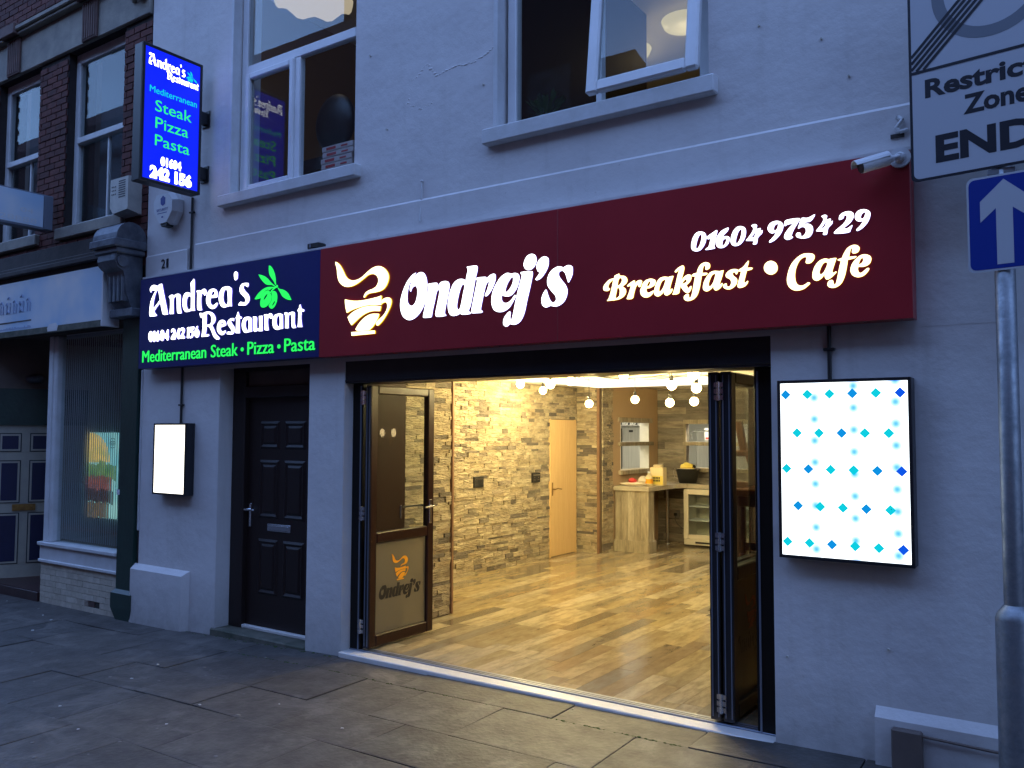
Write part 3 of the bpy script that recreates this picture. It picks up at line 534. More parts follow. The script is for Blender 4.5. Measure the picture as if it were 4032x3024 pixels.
  ('r', '-6990,3127 -6953,3129 -6922,3123 -6922,3123 -6891,3135 -6860,3132 -6841,3111 -6843,3085 -6866,3071 -6878,3083 -6897,3097 -6916,3077 -6919,3024 -6912,2966 -6899,2935 -6899,2935 -6953,2939 -6973,2954 -6978,3019 -6978,3087 -6983,3112'),
  ('e', '-6739,3124 -6697,3112 -6673,3079 -6672,3050 -6687,3038 -6720,3038 -6773,3040 -6773,3040 -6780,3012 -6767,2983 -6740,2968 -6711,2973 -6681,2987 -6667,2979 -6680,2956 -6709,2938 -6754,2936 -6800,2957 -6832,2993 -6841,3037 -6828,3083 -6791,3118|-6745,3100 -6763,3077 -6766,3061 -6729,3065 -6716,3078 -6719,3095'),
  ('a', '-6553,3127 -6509,3123 -6469,3102 -6469,3102 -6465,3070 -6469,3005 -6461,2936 -6461,2936 -6488,2941 -6525,2939 -6568,2934 -6613,2949 -6644,2991 -6653,3035 -6640,3085 -6604,3120|-6552,3099 -6574,3089 -6587,3052 -6586,3010 -6566,2973 -6533,2959 -6519,2981 -6522,3037 -6530,3085'),
  ('apostrophe', '-6414,3252 -6390,3239 -6386,3211 -6392,3184 -6415,3172 -6432,3188 -6440,3230 -6430,3248'),
  ('s', '-6235,3129 -6235,3129 -6232,3113 -6240,3093 -6240,3093 -6280,3110 -6301,3108 -6300,3087 -6271,3056 -6235,3028 -6216,2997 -6219,2965 -6246,2940 -6274,2930 -6369,2938 -6369,2938 -6359,2954 -6338,2968 -6338,2968 -6303,2960 -6275,2960 -6268,2978 -6283,3002 -6326,3034 -6352,3064 -6353,3096 -6330,3127 -6287,3134'),
  ('R', '-6932,2910 -6886,2905 -6848,2913 -6802,2914 -6749,2901 -6710,2872 -6695,2838 -6707,2805 -6744,2782 -6744,2782 -6712,2740 -6681,2695 -6631,2657 -6642,2642 -6679,2648 -6717,2674 -6749,2723 -6781,2763 -6827,2780 -6827,2780 -6829,2738 -6836,2700 -6836,2700 -6794,2700 -6792,2683 -6900,2682 -6900,2682 -6893,2713 -6884,2770 -6886,2818 -6892,2861 -6911,2863 -6930,2888|-6828,2890 -6828,2847 -6828,2797 -6797,2790 -6764,2800 -6754,2832 -6763,2871 -6794,2892'),
  ('e', '-6597,2821 -6560,2811 -6538,2784 -6543,2766 -6572,2759 -6613,2754 -6613,2754 -6616,2733 -6593,2713 -6571,2714 -6545,2719 -6541,2705 -6570,2684 -6606,2682 -6644,2702 -6668,2737 -6662,2783 -6633,2814|-6596,2800 -6610,2789 -6610,2778 -6584,2783 -6581,2794'),
  ('s', '-6422,2823 -6422,2823 -6427,2797 -6427,2797 -6458,2809 -6468,2798 -6449,2773 -6419,2744 -6409,2715 -6421,2693 -6446,2678 -6522,2684 -6522,2684 -6523,2699 -6501,2706 -6468,2701 -6458,2714 -6477,2738 -6507,2768 -6515,2797 -6494,2818 -6458,2826'),
  ('t', '-6369,2879 -6358,2859 -6348,2836 -6348,2836 -6321,2829 -6322,2813 -6345,2815 -6345,2815 -6345,2757 -6339,2682 -6339,2682 -6397,2686 -6397,2686 -6394,2747 -6393,2811 -6402,2826 -6390,2839 -6381,2861'),
  ('a', '-6252,2823 -6203,2819 -6175,2800 -6175,2800 -6173,2745 -6170,2686 -6170,2686 -6213,2684 -6247,2680 -6283,2689 -6309,2732 -6310,2778 -6287,2813|-6237,2798 -6258,2783 -6262,2747 -6248,2714 -6227,2701 -6217,2726 -6219,2780'),
  ('u', '-6161,2817 -6120,2816 -6106,2800 -6108,2750 -6103,2704 -6103,2704 -6072,2711 -6072,2711 -6074,2761 -6079,2818 -6079,2818 -6031,2817 -6031,2817 -6031,2758 -6027,2681 -6027,2681 -6071,2683 -6095,2688 -6129,2682 -6147,2694 -6152,2753 -6155,2803'),
  ('r', '-6011,2824 -5971,2826 -5957,2822 -5957,2822 -5931,2831 -5904,2821 -5901,2798 -5919,2782 -5936,2794 -5953,2793 -5959,2762 -5954,2717 -5946,2683 -5946,2683 -5987,2686 -6001,2698 -6001,2756 -6005,2806'),
  ('a', '-5838,2818 -5805,2821 -5765,2808 -5765,2808 -5762,2748 -5759,2685 -5759,2685 -5794,2684 -5834,2680 -5874,2694 -5895,2731 -5894,2784 -5870,2811|-5818,2803 -5840,2785 -5845,2745 -5831,2713 -5811,2704 -5801,2729 -5804,2786'),
  ('n', '-5745,2820 -5714,2822 -5698,2812 -5698,2812 -5669,2820 -5637,2822 -5614,2810 -5613,2759 -5609,2715 -5592,2682 -5592,2682 -5633,2682 -5648,2701 -5651,2753 -5659,2798 -5681,2799 -5690,2774 -5689,2684 -5689,2684 -5731,2687 -5731,2687 -5731,2737 -5733,2794'),
  ('t', '-5546,2878 -5536,2858 -5530,2840 -5530,2840 -5498,2830 -5501,2814 -5529,2820 -5529,2820 -5531,2753 -5516,2683 -5516,2683 -5573,2687 -5573,2687 -5568,2734 -5567,2812 -5580,2826 -5561,2847 -5556,2864'),
  ('0', '-7718,2788 -7690,2775 -7679,2746 -7679,2714 -7693,2688 -7713,2680 -7736,2691 -7755,2718 -7757,2750 -7744,2779|-7717,2769 -7725,2748 -7723,2717 -7714,2703 -7706,2718 -7707,2750'),
  ('1', '-7675,2782 -7653,2787 -7644,2779 -7642,2738 -7640,2683 -7672,2683 -7671,2713 -7671,2766'),
  ('6', '-7597,2787 -7586,2777 -7594,2761 -7594,2761 -7578,2752 -7568,2734 -7570,2702 -7584,2682 -7601,2679 -7624,2687 -7636,2711 -7634,2743 -7619,2768|-7604,2730 -7610,2720 -7608,2710 -7602,2703 -7597,2709 -7599,2725'),
  ('0', '-7527,2789 -7502,2776 -7490,2747 -7491,2711 -7505,2685 -7524,2680 -7548,2690 -7561,2717 -7559,2754 -7548,2779|-7526,2765 -7535,2745 -7535,2716 -7527,2700 -7519,2712 -7518,2746'),
  ('4', '-7435,2787 -7422,2779 -7420,2727 -7411,2714 -7421,2701 -7424,2681 -7444,2682 -7453,2698 -7482,2706 -7482,2720 -7467,2748 -7448,2778|-7452,2742 -7459,2729 -7449,2728'),
  ('2', '-7378,2756 -7377,2779 -7362,2788 -7341,2789 -7319,2780 -7309,2761 -7313,2736 -7333,2710 -7333,2710 -7310,2705 -7309,2682 -7370,2684 -7380,2696 -7372,2714 -7351,2733 -7341,2753 -7346,2765 -7359,2763 -7369,2754'),
  ('4', '-7256,2788 -7243,2779 -7241,2729 -7236,2713 -7243,2701 -7245,2683 -7266,2684 -7275,2700 -7304,2707 -7303,2722 -7283,2750 -7266,2782|-7275,2741 -7281,2731 -7269,2729'),
  ('2', '-7231,2758 -7230,2779 -7214,2789 -7193,2789 -7172,2781 -7160,2762 -7168,2740 -7185,2710 -7185,2710 -7162,2706 -7161,2683 -7228,2686 -7231,2698 -7221,2715 -7203,2737 -7195,2754 -7200,2766 -7213,2766 -7225,2757'),
  ('1', '-7130,2779 -7105,2787 -7091,2782 -7088,2730 -7089,2685 -7124,2687 -7122,2711 -7122,2770'),
  ('5', '-7080,2787 -7080,2787 -7015,2786 -7012,2775 -7018,2760 -7018,2760 -7055,2760 -7055,2760 -7052,2753 -7030,2749 -7017,2735 -7018,2713 -7035,2688 -7064,2679 -7080,2683 -7078,2693 -7056,2702 -7047,2719 -7054,2732 -7078,2735 -7078,2735'),
  ('6', '-6966,2790 -6957,2780 -6965,2760 -6965,2760 -6948,2751 -6933,2730 -6936,2700 -6954,2681 -6978,2682 -7001,2696 -7009,2720 -7005,2745 -6986,2776|-6978,2730 -6986,2718 -6981,2703 -6973,2702 -6971,2717'),
 ],
 'oli': [
  ('leaf', '-5962,3260 -5962,3260 -5942,3251 -5911,3219 -5886,3173 -5875,3133 -5872,3102 -5866,3081 -5866,3081 -5874,3080 -5874,3080 -5892,3109 -5928,3146 -5952,3177 -5963,3220'),
  ('leaf', '-6101,3194 -6101,3194 -6065,3185 -6017,3167 -5974,3140 -5930,3103 -5881,3071 -5881,3071 -5887,3066 -5887,3066 -5918,3081 -5953,3086 -5992,3093 -6031,3118 -6064,3147 -6084,3170'),
  ('leaf', '-5896,3062 -5929,3066 -5975,3068 -6022,3059 -6068,3040 -6107,3015 -6145,2979 -6145,2979 -6137,2973 -6094,2975 -6064,2980 -6064,2980 -6048,3010 -6013,3039 -6013,3039 -5983,3047 -5951,3041 -5929,3051 -5898,3056'),
  ('leaf', '-5841,3052 -5841,3052 -5821,3038 -5780,3029 -5738,3010 -5707,2987 -5684,2957 -5665,2928 -5665,2928 -5702,2932 -5747,2950 -5782,2973 -5805,3003 -5829,3031'),
  ('stem', '-5864,3070 -5851,3076 -5845,3069 -5845,3056 -5864,3052 -5883,3046 -5916,3029 -5933,3014 -5939,3018 -5921,3037 -5890,3057'),
  ('olive', '-5975,3039 -5955,3032 -5939,3008 -5925,2988 -5924,2963 -5939,2933 -5965,2911 -6001,2894 -6036,2891 -6060,2904 -6069,2931 -6062,2969 -6044,3004 -6013,3030|-5978,3010 -6001,3000 -6023,2979 -6029,2959 -6011,2962 -5985,2983 -5975,3001'),
  ('olive', '-5893,3027 -5870,3017 -5852,2992 -5848,2964 -5856,2926 -5878,2892 -5908,2873 -5931,2876 -5951,2895 -5949,2909 -5925,2934 -5913,2962 -5913,2987 -5920,3009 -5911,3023|-5872,2938 -5891,2931 -5909,2912 -5918,2898 -5897,2901 -5875,2920'),
 ],
}
# ================================================================== GROUND
def gz(x):
    P = [(-40, -.22), (-14, -.17), (-8.1, -.15), (-5.15, -.047), (-2, -.016), (.2, .03), (12, .2)]
    for (a, za), (b, zb) in zip(P, P[1:]):
        if x <= b: return za + (zb - za) * (x - a) / (b - a)
    return .2
def gzz(x, y): return gz(x) - 0.012 * max(0, -y)
pv = MB()
xs = [-40, -20, -14, -12, -10, -8.1, -7, -6, -5.15, -4, -3, -2, -1, .2, 3, 12]
for a, b in zip(xs, xs[1:]):
    pv.add([(a, -4.25, gzz(a, -4.25) - .014), (b, -4.25, gzz(b, -4.25) - .014), (b, .55, gz(b) - .014), (a, .55, gz(a) - .014)], [(0, 1, 2, 3)])
pave = struct(pv, 'pavement', 'pave_bed')
rows = [0.015, -.34, -.93, -1.42, -2.05, -2.62, -3.2, -3.72, -4.24]
for y1, y0 in zip(rows, rows[1:]):
    x = -13.5 + random.random() * .5
    while x < 2.2:
        wd = random.uniform(.55, 1.15) if y1 < 0 else random.uniform(.8, 1.6)
        g = .0025
        dz = random.uniform(-.003, .0035)
        vs = []
        tl = [random.uniform(-.0025, .0025) for _ in range(4)]
        cn = [(x + g, y0 + g), (x + wd - g, y0 + g), (x + wd - g, y1 - g), (x + g, y1 - g)]
        cn = [(a + random.uniform(-.004, .004), b + random.uniform(-.003, .003)) for a, b in cn]
        top = [(a, b, gzz(a, b) + dz + t) for (a, b), t in zip(cn, tl)]
        cx_, cy_ = x + wd / 2, (y0 + y1) / 2
        inn = [(a + (cx_ - a) * .012 / max(.1, wd / 2), b + (cy_ - b) * .012 / .28, z + .002) for a, b, z in top]
        bot = [(a, b, z - .05) for a, b, z in top]
        mb = MB(); mb.add(bot + top + inn, [(8, 9, 10, 11)] + [(4 + i, 4 + (i + 1) % 4, 8 + (i + 1) % 4, 8 + i) for i in range(4)] + [(i, (i + 1) % 4, 4 + (i + 1) % 4, 4 + i) for i in range(4)])
        mb.build('paving_slab', 'slab', pave)
        x += wd
rd = MB(); rd.add([(-60, -40, -.42), (40, -40, -.1), (40, -4.4, -.0), (-60, -4.4, -.42)], [(0, 1, 2, 3)])
struct(rd, 'road', 'asphalt')
kb = MB()
for i in range(16):
    a = -13.5 + i * .92; kb.v and None
    m = MB(); m.add([(a + .004, -4.4, gz(a) - .22), (a + .914, -4.4, gz(a + .9) - .22), (a + .914, -4.25, gz(a + .9) - .22), (a + .004, -4.25, gz(a) - .22),
                     (a + .004, -4.4, gzz(a, -4.3)), (a + .914, -4.4, gzz(a + .9, -4.3)), (a + .914, -4.25, gzz(a + .9, -4.3)), (a + .004, -4.25, gzz(a, -4.3))],
                    [(4, 5, 6, 7), (0, 1, 5, 4), (1, 2, 6, 5), (2, 3, 7, 6), (3, 0, 4, 7)])
    m.build('kerb_stone', 'kerb', pave)
# hairline moss in the long joint beside the threshold
mm = MB()
for _ in range(170):
    x = random.uniform(-6.2, -1.9); y = -.34 + random.uniform(-.012, .012); s = random.uniform(.004, .011); z = gzz(x, y)
    mm.ball((x, y, z - .001), s, 5, 3, (1.4, 1, .5))
for _ in range(120):
    x = random.uniform(-8.3, -5.2); y = random.uniform(-.05, -.012); s = random.uniform(.004, .012); z = gzz(x, y)
    mm.ball((x, y, z), s, 5, 3, (1.4, 1, .6))
tag(mm.build('moss', 'moss', None), 'thin line of green moss growing in the pavement joint by the threshold', 'moss', kind='stuff')
lit = [(-6.9, -2.35), (-7.6, -1.9), (-4.9, -1.75), (-5.3, -2.1), (-6.1, -1.25), (-9.2, -.35), (-8.9, -.42), (-10.3, -.2), (-8.6, -.75), (-5.9, -1.9), (-3.9, -1.2), (-4.6, -1.1), (-6.3, -.9), (-5.05, -1.4)]
lm = MB(); lm.add([(-.016, -.008, 0), (.012, -.011, 0), (.018, .006, 0), (-.009, .012, 0), (-.014, -.006, .004), (.011, -.008, .006), (.015, .005, .003), (-.008, .009, .005)],
                  [(4, 5, 6, 7), (0, 1, 5, 4), (1, 2, 6, 5), (2, 3, 7, 6), (3, 0, 4, 7)])
lm0 = lm.build('litter_flake', 'litter'); lme = lm0.data; bpy.data.objects.remove(lm0)
for x, y in lit:
    o = piece('litter_flake', lme, (x, y, gzz(x, y) + .006), None, (random.uniform(.5, 1.0),) * 3, (0, 0, random.uniform(0, 6)))
    tag(o, 'tiny pale flake of litter lying on the dark paving', 'litter', 'pale litter flakes on the pavement')

gm = MB(); random.seed(31)
for _ in range(150):
    x, y = random.uniform(-11, -1.2), random.uniform(-3.9, -.1); s = random.uniform(.006, .017)
    gm.ball((x, y, gzz(x, y) + .002), s, 8, 3, (random.uniform(.8, 1.5), 1, .09))
tag(gm.build('gum_spots', 'gum', None), 'flattened pale gum spots scattered over the pavement', 'gum', kind='stuff')
random.seed(8)
# ================================================================== WHITE BUILDING
bld = thing('shop_building', (-4, 0, 0), 'lilac white rendered building with the lit restaurant and cafe signs', 'building')
wl = MB()
T = .32
def wbox(x0, x1, z0, z1): wl.box(x0, x1, 0, T, z0, z1)
for a, b in ((-8.05, -6.80), (-5.57, -5.147), (-1.575, -.311)): wbox(a, b, -.6, 2.45)
wbox(-8.05, -.311, 2.45, 4.0)
for a, b in ((-8.05, -6.70), (-5.07, -3.59), (-1.945, -.311)): wbox(a, b, 4.0, 7.4)
wl.box(-8.05, -.311, 0, T, 7.4, 7.8)
wl.build('wall', 'render', bld)
mb = MB()   # raised band under the string line, bevelled ledge on top
for a, b, zt in ((-8.03, -7.33, 3.585), (-7.22, -.315, 3.615)):
    mb.add([(a, -.001, 2.38), (b, -.001, 2.38), (b, -.0015, 2.38), (a, -.0015, 2.38), (a, -.001, zt + .02), (b, -.001, zt + .02), (b, -.022, zt), (a, -.022, zt)],
           [(3, 2, 6, 7), (7, 6, 5, 4), (0, 3, 7, 4), (2, 1, 5, 6), (0, 1, 2, 3)])
mb.build('string_course', 'render', bld)
mb = MB()   # plinth with splayed top and side
x0, x1, zt = -8.10, -7.19, .40
mb.add([(x0, -.001, -.3), (x1, -.001, -.3), (x1, -.001, zt + .05), (x0, -.001, zt + .05), (x0, -.055, -.3), (x1 - .06, -.055, -.3), (x1 - .06, -.055, zt), (x0, -.055, zt)],
       [(4, 5, 6, 7), (7, 6, 2, 3), (5, 1, 2, 6), (0, 4, 7, 3)])
mb.build('plinth', 'render', bld)
mb = MB(); mb.add([(-1.02, -.001, -.2), (-.315, -.001, -.2), (-.315, -.001, .31), (-1.02, -.001, .31), (-1.02, -.05, -.2), (-.315, -.05, -.2), (-.315, -.05, .26), (-1.02, -.05, .26)],
                  [(4, 5, 6, 7), (7, 6, 2, 3), (5, 1, 2, 6), (0, 4, 7, 3)]); mb.build('plinth', 'render', bld)
def scar(pts, wdt):
    mb = MB()   # raised, crumbly plaster scar
    for (a, b), (c, d) in zip(pts, pts[1:]):
        n_ = max(2, int(math.hypot(c - a, d - b) / .03))
        for i in range(n_):
            t = i / n_; mb.ball((a + (c - a) * t + random.uniform(-.006, .006), -.000, b + (d - b) * t + random.uniform(-.006, .006)), wdt * random.uniform(.6, 1.3), 6, 4, (2.0, .35, .8))
    tag(mb.build('plaster_scar', 'render', bld), kind='stuff')
scar([(-4.42, 4.62), (-4.28, 4.72), (-4.18, 4.60), (-4.02, 4.63), (-3.80, 4.62), (-3.6, 4.70)], .009)
scar([(-4.45, 4.55), (-4.48, 4.44), (-4.33, 4.36), (-4.2, 4.40)], .006)
scar([(-5.0, 3.62), (-4.6, 3.625), (-4.1, 3.62)], .004)
scar([(-1.75, 4.95), (-1.5, 5.0), (-1.2, 5.0)], .006)
for x, z in ((-4.9, 4.94), (-3.98, 5.25), (-3.35, 4.02), (-3.72, 4.42), (-4.7, 4.27), (-1.35, 4.5), (-1.62, 4.3), (-2.4, 3.33), (-1.1, 3.86), (-1.25, 4.12), (-1.5, .5), (-.95, .62)):
    MB().tube((x, .001, z), (x, -.012, z), .007, n=6).build('old_wall_plug', 'plastic_cream', bld)
mb = MB()
for x0_, x1_ in ((-7.93, -5.31), (-5.31, -.76)):
    mb.box(x0_, x1_, -.115, -.022, 3.335, 3.352)
mb.build('fascia_batten', 'white_paint', bld)

# ---- first-floor windows
def window(x0, x1, z0, z1, sill, name='window'):
    """frame first, panes and sill under it"""
    fr = MB(); Y0, Y1 = .085, .15; w_ = .075
    fr.cbox(x0, x0 + w_, Y0, Y1, z0, z1, .006); fr.cbox(x1 - w_, x1, Y0, Y1, z0, z1, .006)
    fr.cbox(x0 + w_, x1 - w_, Y0, Y1, z0, z0 + .05, .006)
    return fr, Y0, Y1
fr, Y0, Y1 = window(-6.685, -5.085, 4.02, 7.3, None)
fr.cbox(-6.61, -5.16, Y0, Y1, 5.215, 5.30, .006); fr.cbox(-5.93, -5.86, Y0, Y1, 4.07, 5.215, .006)
w1 = fr.build('window_frame', 'upvc', bld)
mb = MB()
for a, b, c, d in ((-6.61, -6.55, 4.07, 5.215), (-5.99, -5.93, 4.07, 5.215)): mb.cbox(a, b, .065, .13, c, d, .01)
mb.cbox(-6.55, -5.99, .065, .13, 4.07, 4.13, .01); mb.cbox(-6.55, -5.99, .065, .13, 5.155, 5.215, .01)
mb.build('casement', 'upvc', w1)
MB().box(-6.55, -5.99, .10, .106, 4.13, 5.155).build('pane', 'glass', w1)
MB().box(-5.86, -5.16, .11, .116, 4.07, 5.215).build('pane', 'glass', w1)
MB().box(-6.61, -5.16, .11, .116, 5.30, 7.3).build('pane', 'glass', w1)
mb = MB(); mb.cbox(-6.81, -4.99, -.075, .10, 3.925, 4.03, .008); mb.build('window_sill', 'white_paint', bld)
mb = MB(); mb.cbox(-6.73, -6.697, -.014, .084, 4.032, 7.3, .004); mb.build('reveal_bead', 'white_paint', bld)
# right-hand window with its top-hung sash pushed open
fr, Y0, Y1 = window(-3.56, -1.965, 4.04, 7.3, None)
fr.cbox(-2.806, -2.76, Y0, Y1, 4.09, 7.3, .006)
w2 = fr.build('window_frame', 'upvc', bld)
MB().box(-3.485, -2.806, .11, .116, 4.09, 7.3).build('pane', 'glass', w2)
mb = MB()
for a, b in ((-3.625, -3.587),): mb.cbox(a, b, -.012, .085, 4.03, 7.3, .004)
mb.build('reveal_bead', 'white_paint', bld)
mb = MB(); mb.cbox(-3.685, -1.885, -.075, .10, 3.93, 4.045, .008); mb.build('window_sill', 'white_paint', bld)
def sash():
    L = 1.35; hz = 4.10 + L * math.cos(R(7)); mb = MB(); g = MB()
    x0, x1 = -2.79, -1.985; q = .085
    mb.cbox(x0, x0 + q, -.03, .03, -L, 0, .012); mb.cbox(x1 - q, x1, -.03, .03, -L, 0, .012)
    mb.cbox(x0 + q, x1 - q, -.03, .03, -L, -L + q, .012); mb.cbox(x0 + q, x1 - q, -.03, .03, -q, 0, .012)
    g.box(x0 + q, x1 - q, -.003, .003, -L + q, -q)
    ro = Matrix.Translation((0, .09, hz)) @ Matrix.Rotation(R(-7), 4, 'X')
    for k in (mb, g): k.v = [tuple(ro @ Vector(p)) for p in k.v]
    s = mb.build('open_sash', 'upvc', w2); g.build('pane', 'glass', s) if False else g.build('sash_pane', 'glass', w2)
sash()
# rooms behind the first-floor windows
rm = MB()
rm.box(-8, -1.0, 7.0, 7.05, 3.7, 7.6); rm.box(-8.0, -7.9, .33, 7.0, 3.7, 7.6)
rm.box(-8.0, -1.0, .33, 7.0, 3.68, 3.72)
o = rm.build('upstairs_room_wall', 'yellow_wall', bld)
rm = MB(); rm.box(-4.45, -4.35, .33, 4.2, 3.72, 6.9); rm.box(-1.1, -1.0, .33, 7.0, 3.72, 6.9)
rm.build('upstairs_partition', 'dark_panel', bld)
rm = MB(); rm.box(-8, -1, .33, 7.05, 6.9, 6.96); rm.build('upstairs_ceiling', 'ceiling', bld)
for (x, y, lab) in ((-4.95, 4.95, 'left'), (-4.02, 4.6, 'right')):
    t = thing('ceiling_lamp', (x, y, 6.9), 'warm %s ceiling lamp glowing behind the open upstairs sash' % lab, 'lamp')
    mb = MB(); mb.lathe((x, y, 6.9), [(.0, -.12), (.16, -.11), (.26, -.07), (.29, 0)], 24); mb.build('shade', emis('warm_shade', (1, .80, .36), .55), t)
    la = bpy.data.lights.new('lamp_light', 'POINT'); la.energy = 3.5; la.color = (1, .75, .4); la.shadow_soft_size = .16
    lo = bpy.data.objects.new('lamp_light', la); COL.objects.link(lo); lo.location = (x, y, 6.55); lo.parent = t; lo.matrix_parent_inverse = Matrix.Translation(-Vector(t.location))
t = thing('scalloped_shade', (-6.7, 1.0, 6.4), 'cream scalloped lamp shade behind the top pane of the left upstairs window', 'lamp')
mb = MB(); n_ = 40; vs = []
for rr, z, sc_ in ((.05, 6.62, 0), (.32, 6.54, 0), (.42, 6.38, .03)):
    for i in range(n_):
        th = 2 * math.pi * i / n_; vs.append((-6.72 + rr * math.cos(th), 1.0 + rr * math.sin(th), z + sc_ * math.cos(8 * th)))
mb.add(vs, [(j * n_ + i, j * n_ + (i + 1) % n_, (j + 1) * n_ + (i + 1) % n_, (j + 1) * n_ + i) for j in range(2) for i in range(n_)], 0, True); mb.build('shade', emis('cream_shade', (1, .8, .55), .45), t)
mb = MB(); mb.tube((-6.72, 1.0, 6.6), (-6.72, 1.0, 6.9), .01); mb.ball((-6.72, 1.0, 6.56), .05, 12, 8); mb.build('bulb', emis('shade_bulb', (1, .85, .6), 2), t)
t = thing('round_fan', (-6.6, 1.0, 4.6), 'dark round-backed shape standing just inside the left upstairs window', 'chair')
mb = MB(); mb.ball((-6.25, .9, 4.92), .27, 20, 14, (1, .35, 1.1)); mb.build('backrest', 'plastic_black', t)
mb = MB(); mb.box(-6.6, -5.9, .7, 1.3, 4.4, 4.52); mb.tube((-6.25, 1, 3.75), (-6.25, 1, 4.4), .05); mb.build('seat', 'plastic_black', t)
for i in range(7):
    bx = MB(); z = 4.03 + i * .055; dx = random.uniform(-.02, .02)
    bx.cbox(-5.80 + dx, -5.40 + dx, .3, .7, z - .0, z + .05, .004)
    o = bx.build('pizza_box', 'card')
    tag(o, 'flat white and red pizza box behind the upstairs window, %s of its stack' % ('bottom', 'second from bottom', 'third from bottom', 'middle', 'third from top', 'second from top', 'topmost')[i], 'box', 'pizza boxes stacked behind the upstairs window')
    pr_ = MB(); pr_.box(-5.74 + dx, -5.62 + dx, .297, .2995, z + .012, z + .036); pr_.box(-5.55 + dx, -5.47 + dx, .297, .2995, z + .016, z + .03); pr_.build('red_print', 'card_red', o)
    bx = MB(); bx.cbox(-6.02 + .45 + dx, -5.62 + .45 + dx, .75, 1.1, z + .15, z + .2, .004)
t = thing('table_lamp', (-6.9, 2.6, 5.2), 'small lit lamp glowing in the left upstairs room', 'lamp')
mb = MB(); mb.lathe((-6.95, 2.4, 5.55), [(.035, 0), (.05, .03), (.045, .09), (.02, .12)], 12); mb.build('bulb', emis('lamp_glow', (1, .85, .5), 3), t)
mb = MB(); mb.tube((-6.95, 2.4, 5.1), (-6.95, 2.4, 5.55), .012); mb.lathe((-6.95, 2.4, 5.55), [(.12, -.02), (.09, .2)], 16); mb.build('shade', 'plain_wall', t)
t = thing('houseplant', (-3.3, .3, 4.05), 'small potted plant on the inner sill of the right upstairs window', 'plant')
mb = MB(); mb.lathe((-3.33, .27, 4.05), [(.0, 0), (.05, 0), (.065, .12), (.058, .12), (.0, .11)], 14); mb.build('pot', 'plastic_white', t)
mb = MB()
for _ in range(60):
    a, e_, l = random.uniform(0, 6.3), random.uniform(.3, 1.4), random.uniform(.08, .22)
    c = Vector((-3.33, .27, 4.17)); d = Vector((math.cos(a) * math.cos(e_), math.sin(a) * math.cos(e_), math.sin(e_))); p = c + d * l; s = Vector((-math.sin(a), math.cos(a), 0)) * .016
    mb.add([c + d * l * .4, p - s * .9 - d * .03, p, p + s * .9 - d * .03], [(0, 1, 2, 3)])
mb.build('leaves', 'moss', t, recalc=False)

# ---- black front door
fd = MB()
fd.cbox(-6.80, -6.62, .15, .24, -.05, 2.45, .01); fd.box(-5.72, -5.57, .15, .24, -.05, 2.45); fd.box(-6.62, -5.72, .15, .24, 2.36, 2.45); fd.cbox(-6.62, -5.72, .15, .24, 2.11, 2.22, .008)
fdo = fd.build('front_door_frame', 'door_brown', bld)
MB().box(-6.80, -5.60, .19, .2, 2.22, 2.36).build('fanlight_pane', 'fanlight' if 'fanlight' in MT else 'soffit', fdo)
lf = MB(); lf.box(-6.62, -5.72, .205, .25, -.02, 2.11)
leaf = lf.build('front_door', 'door_brown', bld)
def panel(x0, x1, z0, z1, y, par, m='door_brown', d=.012, name='door_panel'):
    mb = MB(); b = .022
    mb.add([(x0, y, z0), (x1, y, z0), (x1, y, z1), (x0, y, z1), (x0 + b, y - d, z0 + b), (x1 - b, y - d, z0 + b), (x1 - b, y - d, z1 - b), (x0 + b, y - d, z1 - b),
            (x0 + 2 * b, y - .001, z0 + 2 * b), (x1 - 2 * b, y - .001, z0 + 2 * b), (x1 - 2 * b, y - .001, z1 - 2 * b), (x0 + 2 * b, y - .001, z1 - 2 * b),
            (x0 + 3 * b, y - d, z0 + 3 * b), (x1 - 3 * b, y - d, z0 + 3 * b), (x1 - 3 * b, y - d, z1 - 3 * b), (x0 + 3 * b, y - d, z1 - 3 * b)],
           [(k + i, k + (i + 1) % 4, k + 4 + (i + 1) % 4, k + 4 + i) for k in (0, 4, 8) for i in range(4)] + [(12, 13, 14, 15)])
    return mb.build(name, m, par)
for a, b in ((-6.45, -6.18), (-6.11, -5.83)):
    panel(a, b, 1.63, 1.89, .2049, leaf); panel(a, b, .99, 1.53, .2049, leaf); panel(a, b, .29, .80, .2049, leaf)
mb = MB(); mb.cbox(-6.59, -6.555, .194, .206, .90, 1.12, .004); mb.tube((-6.572, .2, 1.06), (-6.572, .15, 1.06), .012); mb.cbox(-6.60, -6.46, .142, .158, 1.052, 1.069, .006)
mb.build('door_handle', 'chrome', leaf)
mb = MB(); mb.cbox(-6.325, -6.01, .196, .206, .875, .945, .005); mb.cbox(-6.30, -6.035, .19, .197, .888, .932, .004); mb.build('letter_plate', 'chrome', leaf)
mb = MB(); mb.cbox(-6.62, -5.72, .16, .205, -.035, -.005, .005); mb.build('door_threshold', 'sill_white', bld)
mb = MB(); mb.cbox(-6.86, -5.575, -.012, .3, -.3, -.035, .012); mb.build('door_step', 'concrete', bld)
mb = MB(); mb.box(-6.80, -5.57, .26, .3, -.3, 2.45); mb.build('door_backing', 'plastic_black', bld)

